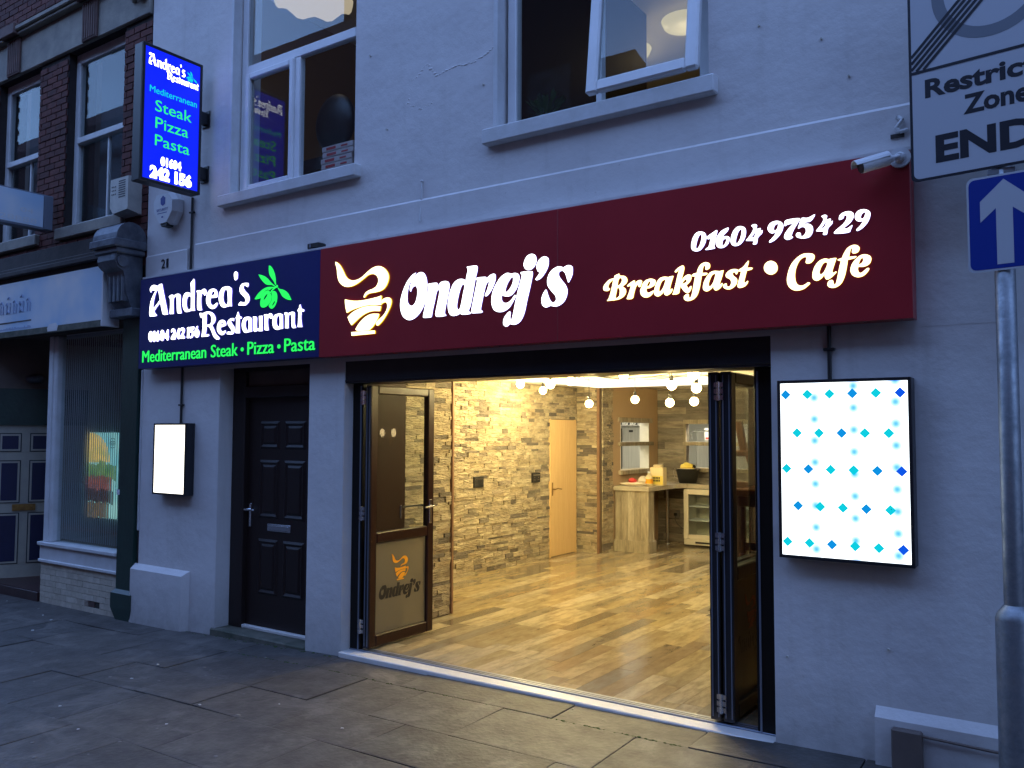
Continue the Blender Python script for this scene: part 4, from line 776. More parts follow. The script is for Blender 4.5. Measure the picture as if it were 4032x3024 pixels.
# ---- shutter box and cafe front frame
mb = MB(); mb.box(-5.147, -1.575, .012, .30, 2.20, 2.45); sh = mb.build('shutter_box', 'black_alu', bld)
mb = MB(); mb.cbox(-5.147, -1.575, .004, .011, 2.215, 2.225, .002); mb.build('shutter_lip', 'black_alu', sh)
for nm, a, b in (('l', -5.147, -5.03), ('r', -1.715, -1.575)):
    mb = MB(); mb.cbox(a, b, .10, .20, -.03, 2.20, .006); fo = mb.build('shopfront_jamb', 'black_upvc', bld)
    mb = MB(); xx = b - .012 if nm == 'l' else a + .03
    mb.box(xx - .012, xx, .095, .0995, .0, 2.18); mb.build('gasket', 'strip', fo)
mb = MB(); mb.cbox(-5.147, -1.575, -.03, .095, -.05, -.004, .006); sl = mb.build('threshold_sill', 'sill_white', bld)
mb = MB(); mb.cbox(-5.147, -1.575, .095, .19, -.05, .004, .004); tr = mb.build('threshold_track', 'strip', bld)
mb = MB(); mb.box(-5.03, -1.715, .118, .128, .0035, .0052); mb.box(-5.03, -1.715, .150, .156, .0035, .0052); mb.build('track_groove', 'plastic_black', tr)
mb = MB(); mb.box(-5.15, -1.575, -.028, .0, -.16, -.051); mb.build('threshold_bed', 'concrete', bld)

def fold_leaf(x0, x1, handle_y, par, side='brown_upvc', logo=True, fm='frosted', cm_='vinyl_orange'):
    """one folding leaf standing at right angles to the street, hung from its street edge"""
    a, b = .10, .92; z0, z1 = .022, 2.183; s = .085
    mb = MB()
    mb.cbox(x0, x1, a, a + s, z0, z1, .008); mb.cbox(x0, x1, b - s, b, z0, z1, .008)
    mb.cbox(x0, x1, a + s, b - s, z0, z0 + .095, .008); mb.cbox(x0, x1, a + s, b - s, z1 - .07, z1, .008); mb.cbox(x0, x1, a + s, b - s, .87, .958, .008)
    o = mb.build('door_frame', side, par)
    xm = (x0 + x1) / 2
    mb = MB(); mb.box(xm - .003, xm + .003, a + s, b - s, .958, z1 - .07); mb.build('upper_pane', 'glass_low', par)
    mb = MB(); mb.box(xm - .003, xm + .003, a + s, b - s, z0 + .095, .87); lp = mb.build('lower_pane', fm, par)
    mb = MB(); mb.box(x0 + .001, x1 - .001, a - .004, a - .0005, z0, z1); mb.build('leaf_edge', 'black_alu', par)
    for q in (x0 + .012, x1 - .016):
        mb = MB(); mb.box(q, q + .006, a - .009, a - .004, z0 + .02, z1 - .02); mb.build('gasket', 'strip', par)
    if logo:
        sx = xm + .0035
        # cup: traced sign shape scaled down onto the pane
        tf_cup = bbox_tf('cup', None, .396, .612, .525, .755)
        glyphs('cup', par, (cm_, cm_), None, .0015, O=(sx, 0, 0), U=(0, 1, 0), V=(0, 0, 1), N=(1, 0, 0), tf=tf_cup, n=3)
        tf_w = bbox_tf('ond', None, .243, .775, .355, .515)
        for g_ in glyphs('ond', par, ('vinyl_black', 'vinyl_black'), None, .0015, O=(sx, 0, 0), U=(0, 1, 0), V=(0, 0, 1), N=(1, 0, 0), tf=tf_w, n=3): pass
    return o
def hinge(par, x, z, y=.09):
    mb = MB(); mb.tube((x, y - .012, z - .06), (x, y - .012, z + .06), .009, n=10)
    for k in range(3): mb.box(x - .03, x + .03, y - .008, y - .004, z - .055 + k * .04, z - .025 + k * .04)
    mb.build('hinge', 'chrome', par)

# ================================================================== CAFE INTERIOR
fl = MB(); fl.box(-6.6, 0.4, .19, 8.3, -.08, -.012)
floor = struct(fl, 'shop_floor', 'grout')
tm = [unit_mesh('floor_tile', 'plank_tile', .0, .006) for _ in range(3)]
rects = []
TW, TL_ = .149, .90
i = 0; x = -6.47
while x < -1.45:
    y = .19 - random.random() * TL_ * .9
    while y < 8.2:
        a, b = max(y, .192), min(y + TL_, 8.2)
        hid = (x < -5.3 and b < 1.65)
        if b - a > .03 and not hid: rects.append((x + .001, x + TW - .001, a + .001, b - .001, -.012, random.uniform(-.0006, .0006)))
        y += TL_
    x += TW
lay('floor_tile', rects, tm, floor, 'plank_tile')

ce = MB(); ce.box(-6.6, -.9, .33, 6.17, 2.476, 2.56); ce.box(-6.6, -.9, 6.17, 8.3, 2.53, 2.6)
struct(ce, 'shop_ceiling', 'ceiling')
iw = MB()
iw.box(-6.62, -6.49, 1.6, 6.3, -.05, 2.6)       # left wall
iw.box(-6.62, -6.09, 6.19, 6.3, -.05, 2.6)      # short return past the door
iw.box(-6.25, -6.07, 6.3, 6.56, -.05, 2.6)
iw.box(-6.62, -5.32, .33, 1.62, -.05, 2.6)      # chimney breast by the entrance
iwall = struct(iw, 'stone_clad_wall', 'grout2')
sm_ = [unit_mesh('stone', 'stone', .09, .05) for _ in range(10)]
def stones(axis, p, a0, a1, z0, z1, sgn, skip=None):
    """courses of split-face pieces standing proud of the wall"""
    out = []; z = z0
    while z < z1 - .02:
        h = random.choice((.028, .036, .05, .06, .04)); h = min(h, z1 - z); a = a0 - random.random() * .12
        while a < a1:
            w_ = random.uniform(.12, .32); lo, hi = max(a, a0 + random.uniform(-.008, .006)), min(a + w_, a1 + random.uniform(-.006, .012))
            if hi - lo > .02 and not (skip and lo < skip[1] and hi > skip[0] and z < skip[2]):
                d = random.uniform(.008, .028)
                if axis == 'x': out.append((p, p + d * sgn, lo + .001, hi - .001, z + .001, z + h - .001) if sgn > 0 else (p - d, p, lo, hi, z, z + h))
                else: out.append((lo + .001, hi - .001, p - d, p, z + .001, z + h - .001))
            a += w_
        z += h
    return out
rc = stones('x', -6.49, 1.66, 5.385, 0, 2.47, 1, None)
rc += stones('x', -6.49, 5.385, 6.17, 1.99, 2.47, 1) + stones('x', -6.49, 6.125, 6.17, 0, 1.99, 1)
rc += stones('y', 6.19, -6.47, -6.13, 0, 2.47, -1) + stones('x', -6.07, 6.22, 6.55, 0, 2.53, 1) + stones('x', -5.32, .95, 1.63, 0, 2.47, 1)
lay('stone', rc, sm_, iwall, 'stone')
for q in ((-5.32, -5.285, 1.635, 1.665), (-6.125, -6.085, 6.165, 6.205)):
    mb = MB(); mb.cbox(*q, 0, 2.47, .004); mb.build('corner_trim', 'trim', iwall)
pw = MB(); pw.box(-1.45, -1.35, .33, 8.3, -.05, 2.6); pw.box(-1.575, -1.35, .321, .33, -.05, 2.2); struct(pw, 'party_wall', 'dark_wall')
o = thing('meter_cupboard', (-5.3, .6, 0), 'tall dark brown glossy panel on the wall behind the left folding door', 'cupboard')
mb = MB(); mb.cbox(-5.319, -5.285, .34, .93, 0, 2.4, .004); mb.build('door_panel', 'dark_panel', o)
mb = MB(); mb.cbox(-5.285, -5.275, .86, .88, 1.0, 1.12, .003); mb.build('handle', 'chrome', o)

def hatch_wall():
    # beige wall (runs back from x=-6.07) with a serving hatch
    mb = MB(); X0, X1 = -6.17, -6.07
    H = (6.83, 7.86, 1.20, 1.97)
    mb.box(X0, X1, 6.56, H[0], -.05, 2.6); mb.box(X0, X1, H[1], 8.3, -.05, 2.6); mb.box(X0, X1, H[0], H[1], -.05, H[2]); mb.box(X0, X1, H[0], H[1], H[3], 2.6)
    bw = struct(mb, 'beige_wall', 'orange_wall')
    t = thing('serving_hatch', (-6.07, 7.3, 1.2), 'driftwood framed serving hatch with one shelf in the beige wall', 'hatch')
    mb = MB(); mb.cbox(X0 - .02, X1 + .03, 6.76, 7.95, 1.955, 2.03, .006); mb.build('head_board', 'whiteboard', t)
    mb = MB(); mb.cbox(X0 - .1, X1 + .05, 6.76, 7.95, 1.585, 1.645, .006); mb.build('shelf', 'whiteboard', t)
    mb = MB(); mb.cbox(X0 - .1, X1 + .07, 6.76, 7.95, 1.14, 1.21, .006); mb.build('sill', 'whiteboard', t)
    for q in ((7.845, 7.862), (6.828, 6.845)): MB().box(X0 - .06, X1 + .004, q[0], q[1], 1.21, 1.955).build('lining', 'plastic_white', t)
    # plank-clad back wall with a second hatch
    mb = MB(); a, b, c, d = -5.545, -3.9, 1.22, 1.94
    mb.box(-6.17, a, 8.22, 8.3, -.05, 2.6); mb.box(b, -1.35, 8.22, 8.3, -.05, 2.6); mb.box(a, b, 8.22, 8.3, -.05, c); mb.box(a, b, 8.22, 8.3, d, 2.6)
    pw_ = struct(mb, 'plank_wall', 'greyboard')
    ms = [unit_mesh('wall_board', 'greyboard', 0, .01) for _ in range(2)]
    rr = []; z = 0; bh = .117
    while z < 2.5:
        x = -6.07 - random.random() * .7
        while x < -1.45:
            l = random.choice((.55, .8, 1.1)); lo, hi = max(x, -6.068), min(x + l, -1.46)
            z1 = min(z + bh, 2.53)
            if hi - lo > .02:
                segs = [(lo, hi)]
                if z1 > c + .01 and z < d - .01: segs = [(lo, min(hi, a)), (max(lo, b), hi)]
                for s0, s1 in segs:
                    if s1 - s0 > .02: rr.append((s0 + .001, s1 - .001, 8.2 - random.uniform(0, .004), 8.219, z + .0015, z1 - .0015))
            x += l
        z += bh
    lay('wall_board', rr, ms, pw_, 'greyboard')
    t = thing('serving_hatch', (-4.7, 8.2, 1.2), 'wide serving hatch with pale shelf in the grey plank wall', 'hatch')
    mb = MB(); mb.cbox(a - .04, b, 8.16, 8.2, d - .0, d + .07, .005); mb.cbox(a - .04, a, 8.16, 8.2, c, d, .005); mb.build('frame', 'whiteboard', t)
    mb = MB(); mb.cbox(a - .04, b, 8.12, 8.36, 1.585, 1.645, .005); mb.build('shelf', 'whiteboard', t)
    mb = MB(); mb.cbox(a - .04, b, 8.1, 8.36, c - .06, c, .005); mb.build('sill', 'whiteboard', t)
hatch_wall()
# kitchen beyond the hatches
kw = MB(); kw.box(-9.2, -9.1, 6.2, 11.6, -.05, 2.7); kw.box(-9.2, -1.3, 11.5, 11.6, -.05, 2.7); kw.box(-9.2, -1.3, 8.3, 11.6, -.1, 0.0); kw.box(-9.2, -6.2, 6.2, 8.3, -.1, 0)
kw.box(-9.2, -1.3, 8.3, 11.6, 2.65, 2.75); kw.box(-9.2, -6.17, 6.1, 8.3, 2.65, 2.75); kw.box(-9.2, -6.62, 6.1, 6.2, -.05, 2.7); kw.box(-1.4, -1.3, 8.3, 11.6, -.05, 2.7)
struct(kw, 'kitchen_wall', 'kitchen_wall')
t = thing('tall_fridge', (-7.2, 9.1, 0), 'tall grey steel fridge seen through the left serving hatch', 'fridge')
mb = MB(); mb.cbox(-7.9, -6.55, 9.0, 9.7, .1, 1.9, .01); mb.build('body', 'steel', t)
mb = MB(); mb.cbox(-7.16, -7.14, 8.985, 9.0, .3, 1.87, .004); mb.build('handle', 'plastic_black', t)
mb = MB(); mb.cbox(-7.0, -6.92, 8.99, 8.999, 1.80, 1.84, .002); mb.build('display', 'plastic_black', t)
t = thing('extractor_hood', (-7.2, 8.7, 1.9), 'steel extractor hood with slatted filters seen through the left serving hatch', 'extractor')
mb = MB(); mb.cbox(-7.9, -6.3, 8.5, 9.0, 1.915, 2.5, .01); mb.build('canopy', 'steel', t)
for k in range(18):
    mb = MB(); xx = -7.75 + k * .075; mb.prism([(0, 0), (.03, 0), (.06, .13), (.03, .13)], (xx, 8.499, 1.93), (1, 0, 0), (0, 0, 1), (0, -1, 0), .006); mb.build('filter_slat', 'plastic_black' if k % 2 else 'chrome', t, recalc=False)
t = thing('kitchen_shelf_unit', (-5.4, 9.6, 0), 'pale steel unit and notice seen through the wide serving hatch', 'shelf')
mb = MB(); mb.cbox(-5.95, -4.2, 9.6, 10.2, 0, 1.87, .01); mb.build('cabinet', 'steel', t)
mb = MB(); mb.path([(-5.93, 9.38, 1.68), (-5.95, 9.36, 1.79), (-5.9, 9.36, 1.825), (-5.2, 9.36, 1.825)], .012, 8); mb.build('rail', 'chrome', t)
mb = MB(); mb.box(-5.78, -5.45, 9.585, 9.598, 1.66, 1.88); nb_ = mb.build('notice', 'plastic_white', t)
mb = MB(); mb.box(-5.76, -5.70, 9.58, 9.584, 1.68, 1.715); mb.build('red_patch', 'card_red', nb_)
mb = MB(); mb.box(-5.68, -5.60, 9.58, 9.584, 1.68, 1.715); mb.build('green_patch', 'green_paint', nb_)
for (x, y, e_) in ((-5.0, 8.9, 110), (-7.4, 7.6, 80)):
    t = thing('strip_light', (x, y, 2.64), 'white strip light on the kitchen ceiling behind the %s hatch' % ('wide' if x > -6 else 'left'), 'ceiling light')
    mb = MB(); mb.cbox(x - .6, x + .6, y - .05, y + .05, 2.6, 2.65, .01); mb.build('housing', 'plastic_white', t)
    mb = MB(); mb.box(x - .58, x + .58, y - .04, y + .04, 2.59, 2.599); mb.build('tube', emis('kitchen_tube', (.92, 1.0, .96), 5), t)
    la = bpy.data.lights.new('tube_light', 'AREA'); la.shape = 'RECTANGLE'; la.size = 1.1; la.size_y = .1; la.energy = e_; la.color = (1.0, .92, .68)
    lo = bpy.data.objects.new('tube_light', la); COL.objects.link(lo); lo.location = (x, y, 2.57); lo.parent = t; lo.matrix_parent_inverse = Matrix.Translation(-Vector(t.location))

# oak door in the left wall
t = thing('oak_door', (-6.47, 5.75, 0), 'pale oak interior door with brass handle in the stone wall', 'door')
mb = MB(); mb.box(-6.49, -6.455, 5.40, 6.11, .012, 1.978); mb.build('leaf', 'pine', t)
for k in range(4):
    mb = MB(); a = 5.50 + k * .128; mb.box(-6.4555, -6.452, a, a + .124, .22, 1.86); mb.build('door_board', 'pine', t)
mb = MB(); mb.cbox(-6.455, -6.448, 5.42, 5.45, .88, 1.07, .002); mb.path([(-6.45, 5.435, .975), (-6.40, 5.435, .975), (-6.395, 5.5, .985), (-6.395, 5.6, .97)], .009, 8); mb.build('handle', 'brass', t)
mb = MB(); mb.box(-6.49, -6.452, 6.11, 6.125, 0, 1.985); mb.box(-6.49, -6.452, 5.385, 5.40, 0, 1.985); mb.build('door_lining', 'pine', t)

def socket(y, lab, z=1.16):
    t = thing('wall_socket', (-6.46, y, z), lab, 'socket')
    mb = MB(); mb.cbox(-6.47, -6.445, y - .10, y + .10, z - .068, z + .068, .004); mb.build('plate', 'plastic_black', t)
    mb = MB(); mb.box(-6.445, -6.4435, y - .085, y + .085, z + .03, z + .045); mb.build('switch_strip', 'chrome', t)
    for s in (-.05, .05):
        mb = MB(); mb.box(-6.445, -6.4438, y + s - .006, y + s + .006, z - .005, z + .012); mb.box(-6.445, -6.4438, y + s - .02, y + s - .008, z - .035, z - .025); mb.box(-6.445, -6.4438, y + s + .008, y + s + .02, z - .035, z - .025); mb.build('pin_holes', 'chrome', t)
socket(3.65, 'black double socket on the stone wall nearer the street')
socket(5.0, 'black double socket on the stone wall beside the oak door')

# corner counter
t = thing('corner_counter', (-5.7, 7.3, 0), 'whitewashed plank corner counter under the serving hatches', 'counter')
mb = MB()
P = [(-6.068, 6.57), (-5.47, 6.57), (-5.47, 7.55), (-5.33, 7.69), (-3.3, 7.69), (-3.3, 8.19), (-6.068, 8.19)]
mb.prism(P, (0, 0, .915), (1, 0, 0), (0, 1, 0), (0, 0, 1), .065); mb.build('worktop', 'worktop', t, bevel=.004)
for k in range(5):
    mb = MB(); a = -6.045 + k * .106; mb.cbox(a, a + .103, 6.60, 6.62, .14, .914, .003); mb.build('front_board', 'whiteboard', t)
mb = MB(); mb.cbox(-5.515, -5.49, 6.60, 6.80, .14, .914, .003); mb.build('side_board', 'whiteboard', t)
mb = MB(); mb.cbox(-6.06, -5.48, 6.575, 6.60, 0, .17, .003); mb.cbox(-5.49, -5.465, 6.60, 6.83, 0, .17, .003); mb.build('kick_board', 'whiteboard', t)
mb = MB(); mb.box(-6.05, -5.53, 6.78, 6.80, .0, .914); mb.build('end_panel', 'orange_wall', t)
mb = MB(); mb.tube((-5.72, 7.8, 0), (-5.72, 7.8, .915), .022); mb.lathe((-5.72, 7.8, 0), [(.045, 0), (.045, .01), (.022, .02)], 16); mb.build('leg', 'chrome', t)
# glass fronted fridge
t = thing('display_fridge', (-4.7, 7.75, 0), 'cream under-counter fridge with glass door and two wire shelves', 'fridge')
mb = MB(); mb.box(-5.39, -5.37, 7.72, 8.18, .04, .905); mb.box(-4.0, -3.98, 7.72, 8.18, .04, .905); mb.box(-5.37, -4.0, 8.16, 8.18, .04, .905); mb.box(-5.37, -4.0, 7.72, 8.16, .04, .1); mb.box(-5.37, -4.0, 7.72, 8.16, .88, .905); mb.build('body', 'fridge_in', t)
mb = MB(); mb.cbox(-5.39, -5.31, 7.68, 7.72, .12, .90, .006); mb.cbox(-4.1, -3.98, 7.68, 7.72, .12, .90, .006); mb.cbox(-5.31, -4.1, 7.68, 7.72, .82, .90, .006); mb.cbox(-5.31, -4.1, 7.68, 7.72, .12, .19, .006); d = mb.build('door', 'fridge_white', t)
MB().box(-5.31, -4.1, 7.695, 7.70, .19, .82).build('door_glass', 'glass_dusty', d)
mb = MB(); mb.cbox(-5.39, -3.98, 7.69, 7.72, .03, .115, .004); mb.build('kick_plate', 'fridge_white', t)
mb = MB(); mb.box(-5.2, -4.3, 7.686, 7.6895, .055, .085); mb.build('vent_grille', 'plastic_black', t)
for z in (.40, .62):
    mb = MB(); mb.cbox(-5.37, -4.0, 7.74, 8.15, z, z + .012, .002); mb.build('shelf', 'plastic_white', t)
t = thing('wall_socket', (-5.76, 8.19, .45), 'grey socket with plug and trailing flex under the corner counter', 'socket')
mb = MB(); mb.cbox(-5.86, -5.67, 8.175, 8.195, .38, .51, .004); mb.build('plate', 'steel', t)
mb = MB(); mb.cbox(-5.76, -5.71, 8.14, 8.175, .42, .47, .006); mb.path([(-5.735, 8.15, .42), (-5.73, 8.13, .36), (-5.68, 8.1, .30), (-5.58, 8.05, .24), (-5.42, 7.98, .2)], .006, 6); mb.build('plug', 'plastic_black', t)

# things on the counter
t = thing('black_bucket', (-5.42, 7.92, .98), 'black rubber bucket of cloths standing on the corner counter', 'bucket')
mb = MB(); mb.lathe((-5.42, 7.93, .981), [(0, 0), (.14, 0), (.195, .22), (.205, .225), (.205, .235), (.19, .235), (.135, .012), (0, .012)], 28, sy=.75); mb.build('tub', 'rubber', t)
mb = MB(); mb.path([(-5.6, 7.8, 1.19), (-5.6, 7.78, 1.15), (-5.57, 7.76, 1.08), (-5.5, 7.75, 1.05)], .004, 6); mb.build('wire_handle', 'chrome', t)
def crumple(c, rx, ry, rz, name, m, par, seed):
    random.seed(seed); mb = MB(); nu, nv = 18, 9; vs = []; fs = []
    for j in range(nv + 1):
        for i in range(nu):
            ph = math.pi * j / nv; th = 2 * math.pi * i / nu; k = 1 + random.uniform(-.22, .22)
            vs.append((c[0] + rx * k * math.sin(ph) * math.cos(th), c[1] + ry * k * math.sin(ph) * math.sin(th), c[2] + rz * (1 + random.uniform(-.2, .2)) * math.cos(ph)))
    for j in range(nv):
        for i in range(nu): fs.append((j * nu + i, (j + 1) * nu + i, (j + 1) * nu + (i + 1) % nu, j * nu + (i + 1) % nu))
    mb.add(vs, fs, 0, True); return mb.build(name, m, par)
o = crumple((-5.42, 7.93, 1.24), .12, .08, .065, 'yellow_cloth', 'cloth_yellow', None, 3); tag(o, 'crumpled yellow cloth piled in the black bucket', 'cloth')
o = crumple((-5.43, 7.93, 1.205), .185, .13, .022, 'white_cloth', 'cloth_white', None, 4); tag(o, 'white cloth draped over the rim of the black bucket', 'cloth')
o = crumple((-5.32, 7.93, 1.245), .035, .04, .03, 'sponge', 'plastic_black', None, 5); tag(o, 'small black scourer on top of the yellow cloth in the bucket', 'sponge')
o = crumple((-5.83, 6.85, 1.005), .24, .11, .032, 'towel', 'cloth_white', None, 6); tag(o, 'long cream towel spread on the left end of the counter', 'towel')
o = crumple((-5.70, 6.86, 1.07), .07, .06, .055, 'paper_towel', 'cloth_white', None, 8); tag(o, 'crumpled white paper towel heap on the counter towel', 'cloth')
o = crumple((-5.87, 6.84, 1.055), .065, .055, .04, 'red_cloth', 'cloth_red', None, 9); tag(o, 'small bunched red cloth on the counter towel', 'cloth')
random.seed(21)
t = thing('cleaner_bottle', (-5.63, 6.95, .98), 'squat clear bottle with orange label next to the cream carton on the counter', 'bottle')
mb = MB(); mb.lathe((-5.61, 6.88, .982), [(0, 0), (.055, 0), (.06, .02), (.06, .12), (.03, .165), (.02, .17), (.02, .195), (0, .195)], 18); mb.build('body', 'bag', t)
mb = MB(); mb.lathe((-5.61, 6.88, 1.02), [(.0608, 0), (.0608, .07)], 18); mb.build('label', 'vinyl_orange', t)
mb = MB(); mb.lathe((-5.61, 6.88, 1.177), [(.023, 0), (.023, .025), (0, .025)], 14); mb.build('cap', 'plastic_white', t)
t = thing('cream_carton', (-5.52, 7.0, .98), 'cream carton with yellow printed label standing on the counter', 'carton')
mb = MB(); mb.cbox(-5.66, -5.44, 7.02, 7.16, .981, 1.26, .01); mb.cbox(-5.62, -5.48, 7.05, 7.13, 1.26, 1.30, .01); mb.build('body', 'bag', t)
mb = MB(); mb.box(-5.655, -5.445, 7.017, 7.0195, 1.0, 1.13); lb = mb.build('label', 'label_yellow', t)
mb = MB()
for k in range(6): mb.box(-5.635 + k * .025, -5.618 + k * .025, 7.0145, 7.0168, 1.085, 1.115); mb.box(-5.635 + k * .025, -5.618 + k * .025, 7.0145, 7.0168, 1.045, 1.075)
mb.build('print', 'vinyl_black', lb)

# bar table, upturned chair behind the folded leaves
t = thing('bar_table', (-2.15, 1.5, 0), 'dark wooden high table seen through the right folding doors', 'table')
mb = MB(); mb.cbox(-2.36, -1.55, 1.15, 1.75, 1.33, 1.38, .008); mb.cbox(-2.33, -1.58, 1.18, 1.7, 1.25, 1.33, .004); mb.build('top', 'wood_dark', t)
for x in (-2.24, -1.65):
    for y in (1.22, 1.64):
        mb = MB(); mb.cbox(x, x + .07, y, y + .05, 0, 1.25, .006); mb.build('leg', 'wood_dark', t)
mb = MB(); mb.cbox(-2.17, -1.65, 1.225, 1.26, .35, .42, .004); mb.cbox(-2.17, -1.65, 1.23, 1.26, .92, .98, .004); mb.build('rail', 'wood_dark', t)
t = thing('upturned_chair', (-2.2, 1.5, 1.36), 'brown wooden chair upside down on the high table', 'chair')
mb = MB(); mb.cbox(-2.30, -1.85, 1.25, 1.65, 1.62, 1.665, .01); mb.build('seat', 'wood_dark', t)
for x0_, x1_, y in ((-2.22, -2.26, 1.28), (-1.93, -1.90, 1.28), (-2.24, -2.26, 1.6), (-1.93, -1.90, 1.6)):
    mb = MB(); mb.prism([(0, 0), (.05, 0), (.05 + (x1_ - x0_), .22), (x1_ - x0_, .22)], (x0_, y, 1.665), (1, 0, 0), (0, 0, 1), (0, 1, 0), .045); mb.build('leg', 'wood_dark', t)
mb = MB(); mb.prism([(0, 0), (.05, 0), (-.02, .24), (-.07, .24)], (-2.10, 1.26, 1.382), (1, 0, 0), (0, 0, 1), (0, 1, 0), .035); mb.cbox(-2.3, -1.86, 1.26, 1.30, 1.382, 1.43, .006); mb.build('backrest', 'wood_dark', t)

# double wall lamp on the party wall
for (y, lab) in ((3.96, 'nearer'), (4.2, 'farther')):
    t = thing('wall_lamp', (-1.47, y, 1.78), 'glass drop wall lamp, %s of the two mirrored in the left door glass' % lab, 'lamp')
    mb = MB(); mb.tube((-1.45, y, 1.68), (-1.50, y, 1.68), .012); mb.cbox(-1.46, -1.45, y - .03, y + .03, 1.6, 1.74, .004); mb.build('bracket', 'brass', t)
    mb = MB(); mb.ball((-1.51, y, 1.78), .035, 12, 8, (1, 1, 1.7)); mb.build('bulb', emis('candle_bulb', (1, .72, .35), 9), t)
    mb = MB(); mb.path([(-1.51, y - .04, 1.7), (-1.51, y - .04, 1.6)], .006); mb.path([(-1.51, y + .04, 1.7), (-1.51, y + .04, 1.6)], .006); mb.build('glass_drop', 'chrome', t)
mb = MB(); mb.cbox(-1.462, -1.451, 3.9, 4.27, 1.585, 1.6, .003)

t = thing('ceiling_glow_panel', (-4.2, 5.3, 2.47), 'long added glowing panel standing in for the blown-out white cafe ceiling in front of the plank wall', 'ceiling light')  # glowing panel added to whiten the ceiling, no fixture known there
mb = MB(); mb.cbox(-6.1, -2.2, 4.55, 6.14, 2.462, 2.4755, .004); mb.build('frame', 'plastic_white', t)
mb = MB(); mb.box(-6.07, -2.23, 4.58, 6.11, 2.459, 2.4618); mb.build('glow_sheet', emis('panel_glow', (1, .93, .72), 1.6), t)
# festoon bulbs
BG = 'round bulbs hanging on black flex from the cafe ceiling'
bulbs = [(-4.674, 4.5, 2.205, 'lone bulb hanging in front of the beige wall', 1), (-3.99, 4.0, 2.14, 'lower bulb to the left of the pair in front of the plank wall', 1), (-3.695, 4.0, 2.15, 'lower bulb nearest to the folded right doors', 1),
         (-5.2, 4.275, 2.155, 'low bulb hanging beside the oak door', 1), (-3.526, 3.0, 2.28, 'upper bulb to the left of the pair near the folded right doors', 1), (-3.261, 3.0, 2.245, 'upper bulb nearest to the folded right doors', 1),
         (-4.98, 3.0, 2.33, 'bulb among the tangle of flex, left of the white ceiling edge', 1), (-4.72, 3.0, 2.36, 'bulb high in the middle of the tangle of flex', 1), (-5.62, 3.35, 2.37, 'glowing bulb tucked high next to the stone wall', 4.5), (-5.9, 4.3, 2.34, 'bulb hanging closest to the stone wall', 5.0),
         (-4.07, 3.0, 2.40, 'bulb half hidden behind the shutter box', 1), (-3.0, 5.2, 2.2, 'bulb hidden behind the folded right doors', 1), (-2.8, 1.8, 2.3, 'bulb above the high table', 1), (-4.4, 1.6, 2.35, 'bulb just inside the entrance above the shutter line, left one', 3.2), (-3.0, 1.1, 2.35, 'bulb added out of view above the shutter line to light the threshold, right one', 3.4)]  # right entrance bulb added, hidden above the shutter line, to warm the sill
glow = emis('bulb_glass_lit', (1.0, 0.72, 0.32), 20.0)
for i, (x, y, z, lab, e_) in enumerate(bulbs):
    rb = .05
    t = thing('pendant_bulb', (x, y, 2.47), lab, 'light bulb', BG)
    mb = MB(); mb.ball((x, y, z), rb, 16, 10); mb.build('bulb', glow, t)
    mb = MB(); mb.tube((x, y, z + rb - .004), (x, y, z + rb + .05), .019, .015, 12); mb.build('lamp_holder', 'plastic_black', t)
    mb = MB(); mb.tube((x, y, z + rb + .05), (x, y, 2.476), .004, n=6); mb.build('cord', 'plastic_black', t)
    la = bpy.data.lights.new('bulb_light', 'POINT'); la.energy = 128 * e_; la.color = (1.0, 0.80, 0.36); la.shadow_soft_size = .054
    lo = bpy.data.objects.new('bulb_light', la); COL.objects.link(lo); lo.location = (x, y, z); lo.parent = t; lo.matrix_parent_inverse = Matrix.Translation(-Vector(t.location))
def sag(a, b, d, n=9):
    return [(a[0] + (b[0] - a[0]) * i / n, a[1] + (b[1] - a[1]) * i / n, a[2] + (b[2] - a[2]) * i / n - d * 4 * (i / n) * (1 - i / n)) for i in range(n + 1)]
t = thing('ceiling_flex', (-4.9, 3.4, 2.47), 'tangled black flex looping between the bulbs under the ceiling', 'cable')
mb = MB(); hub = (-4.75, 3.3, 2.47)
for k, (x, y, z, *_ ) in enumerate(bulbs[:11]): mb.path(sag(hub, (x, y, 2.472), .03 + .05 * ((k * 7) % 5) / 4), .004, 5)
mb.build('loops', 'plastic_black', t)
t = thing('folding_door', (-4.96, .1, 0), 'brown glazed door leaf folded open at the left of the cafe entrance', 'door')
fold_leaf(-4.99, -4.93, None, t)
for z in (.2, 1.12, 2.08): hinge(t, -5.01, z)
mb = MB(); mb.cbox(-4.93, -4.922, .85, .885, .98, 1.19, .003); mb.path([(-4.925, .868, 1.135), (-4.88, .868, 1.135), (-4.875, .84, 1.135), (-4.875, .73, 1.13)], .009, 8); mb.build('handle', 'chrome', t)
mb = MB(); mb.path([(-4.99, .868, 1.135), (-5.03, .868, 1.135), (-5.035, .84, 1.135), (-5.035, .62, 1.135)], .009, 8); mb.build('inner_handle', 'plastic_black', t)
for i, (a, b, lab, sd, lg) in enumerate(((-2.008, -1.942, 'left one of the two black door leaves folded at the right of the entrance', 'black_upvc', False), (-1.925, -1.857, 'folded black door leaf next to the right jamb, its glass and logo visible', 'black_upvc', True))):
    t = thing('folding_door', (a, .1, 0), lab, 'door', 'black door leaves folded in a stack at the right')
    fold_leaf(a, b, None, t, sd, lg, 'frosted_shaded', 'vinyl_shaded')
    if i == 1:
        for z in (.13, 1.12, 2.06): hinge(t, (-1.942 - 1.925) / 2, z)
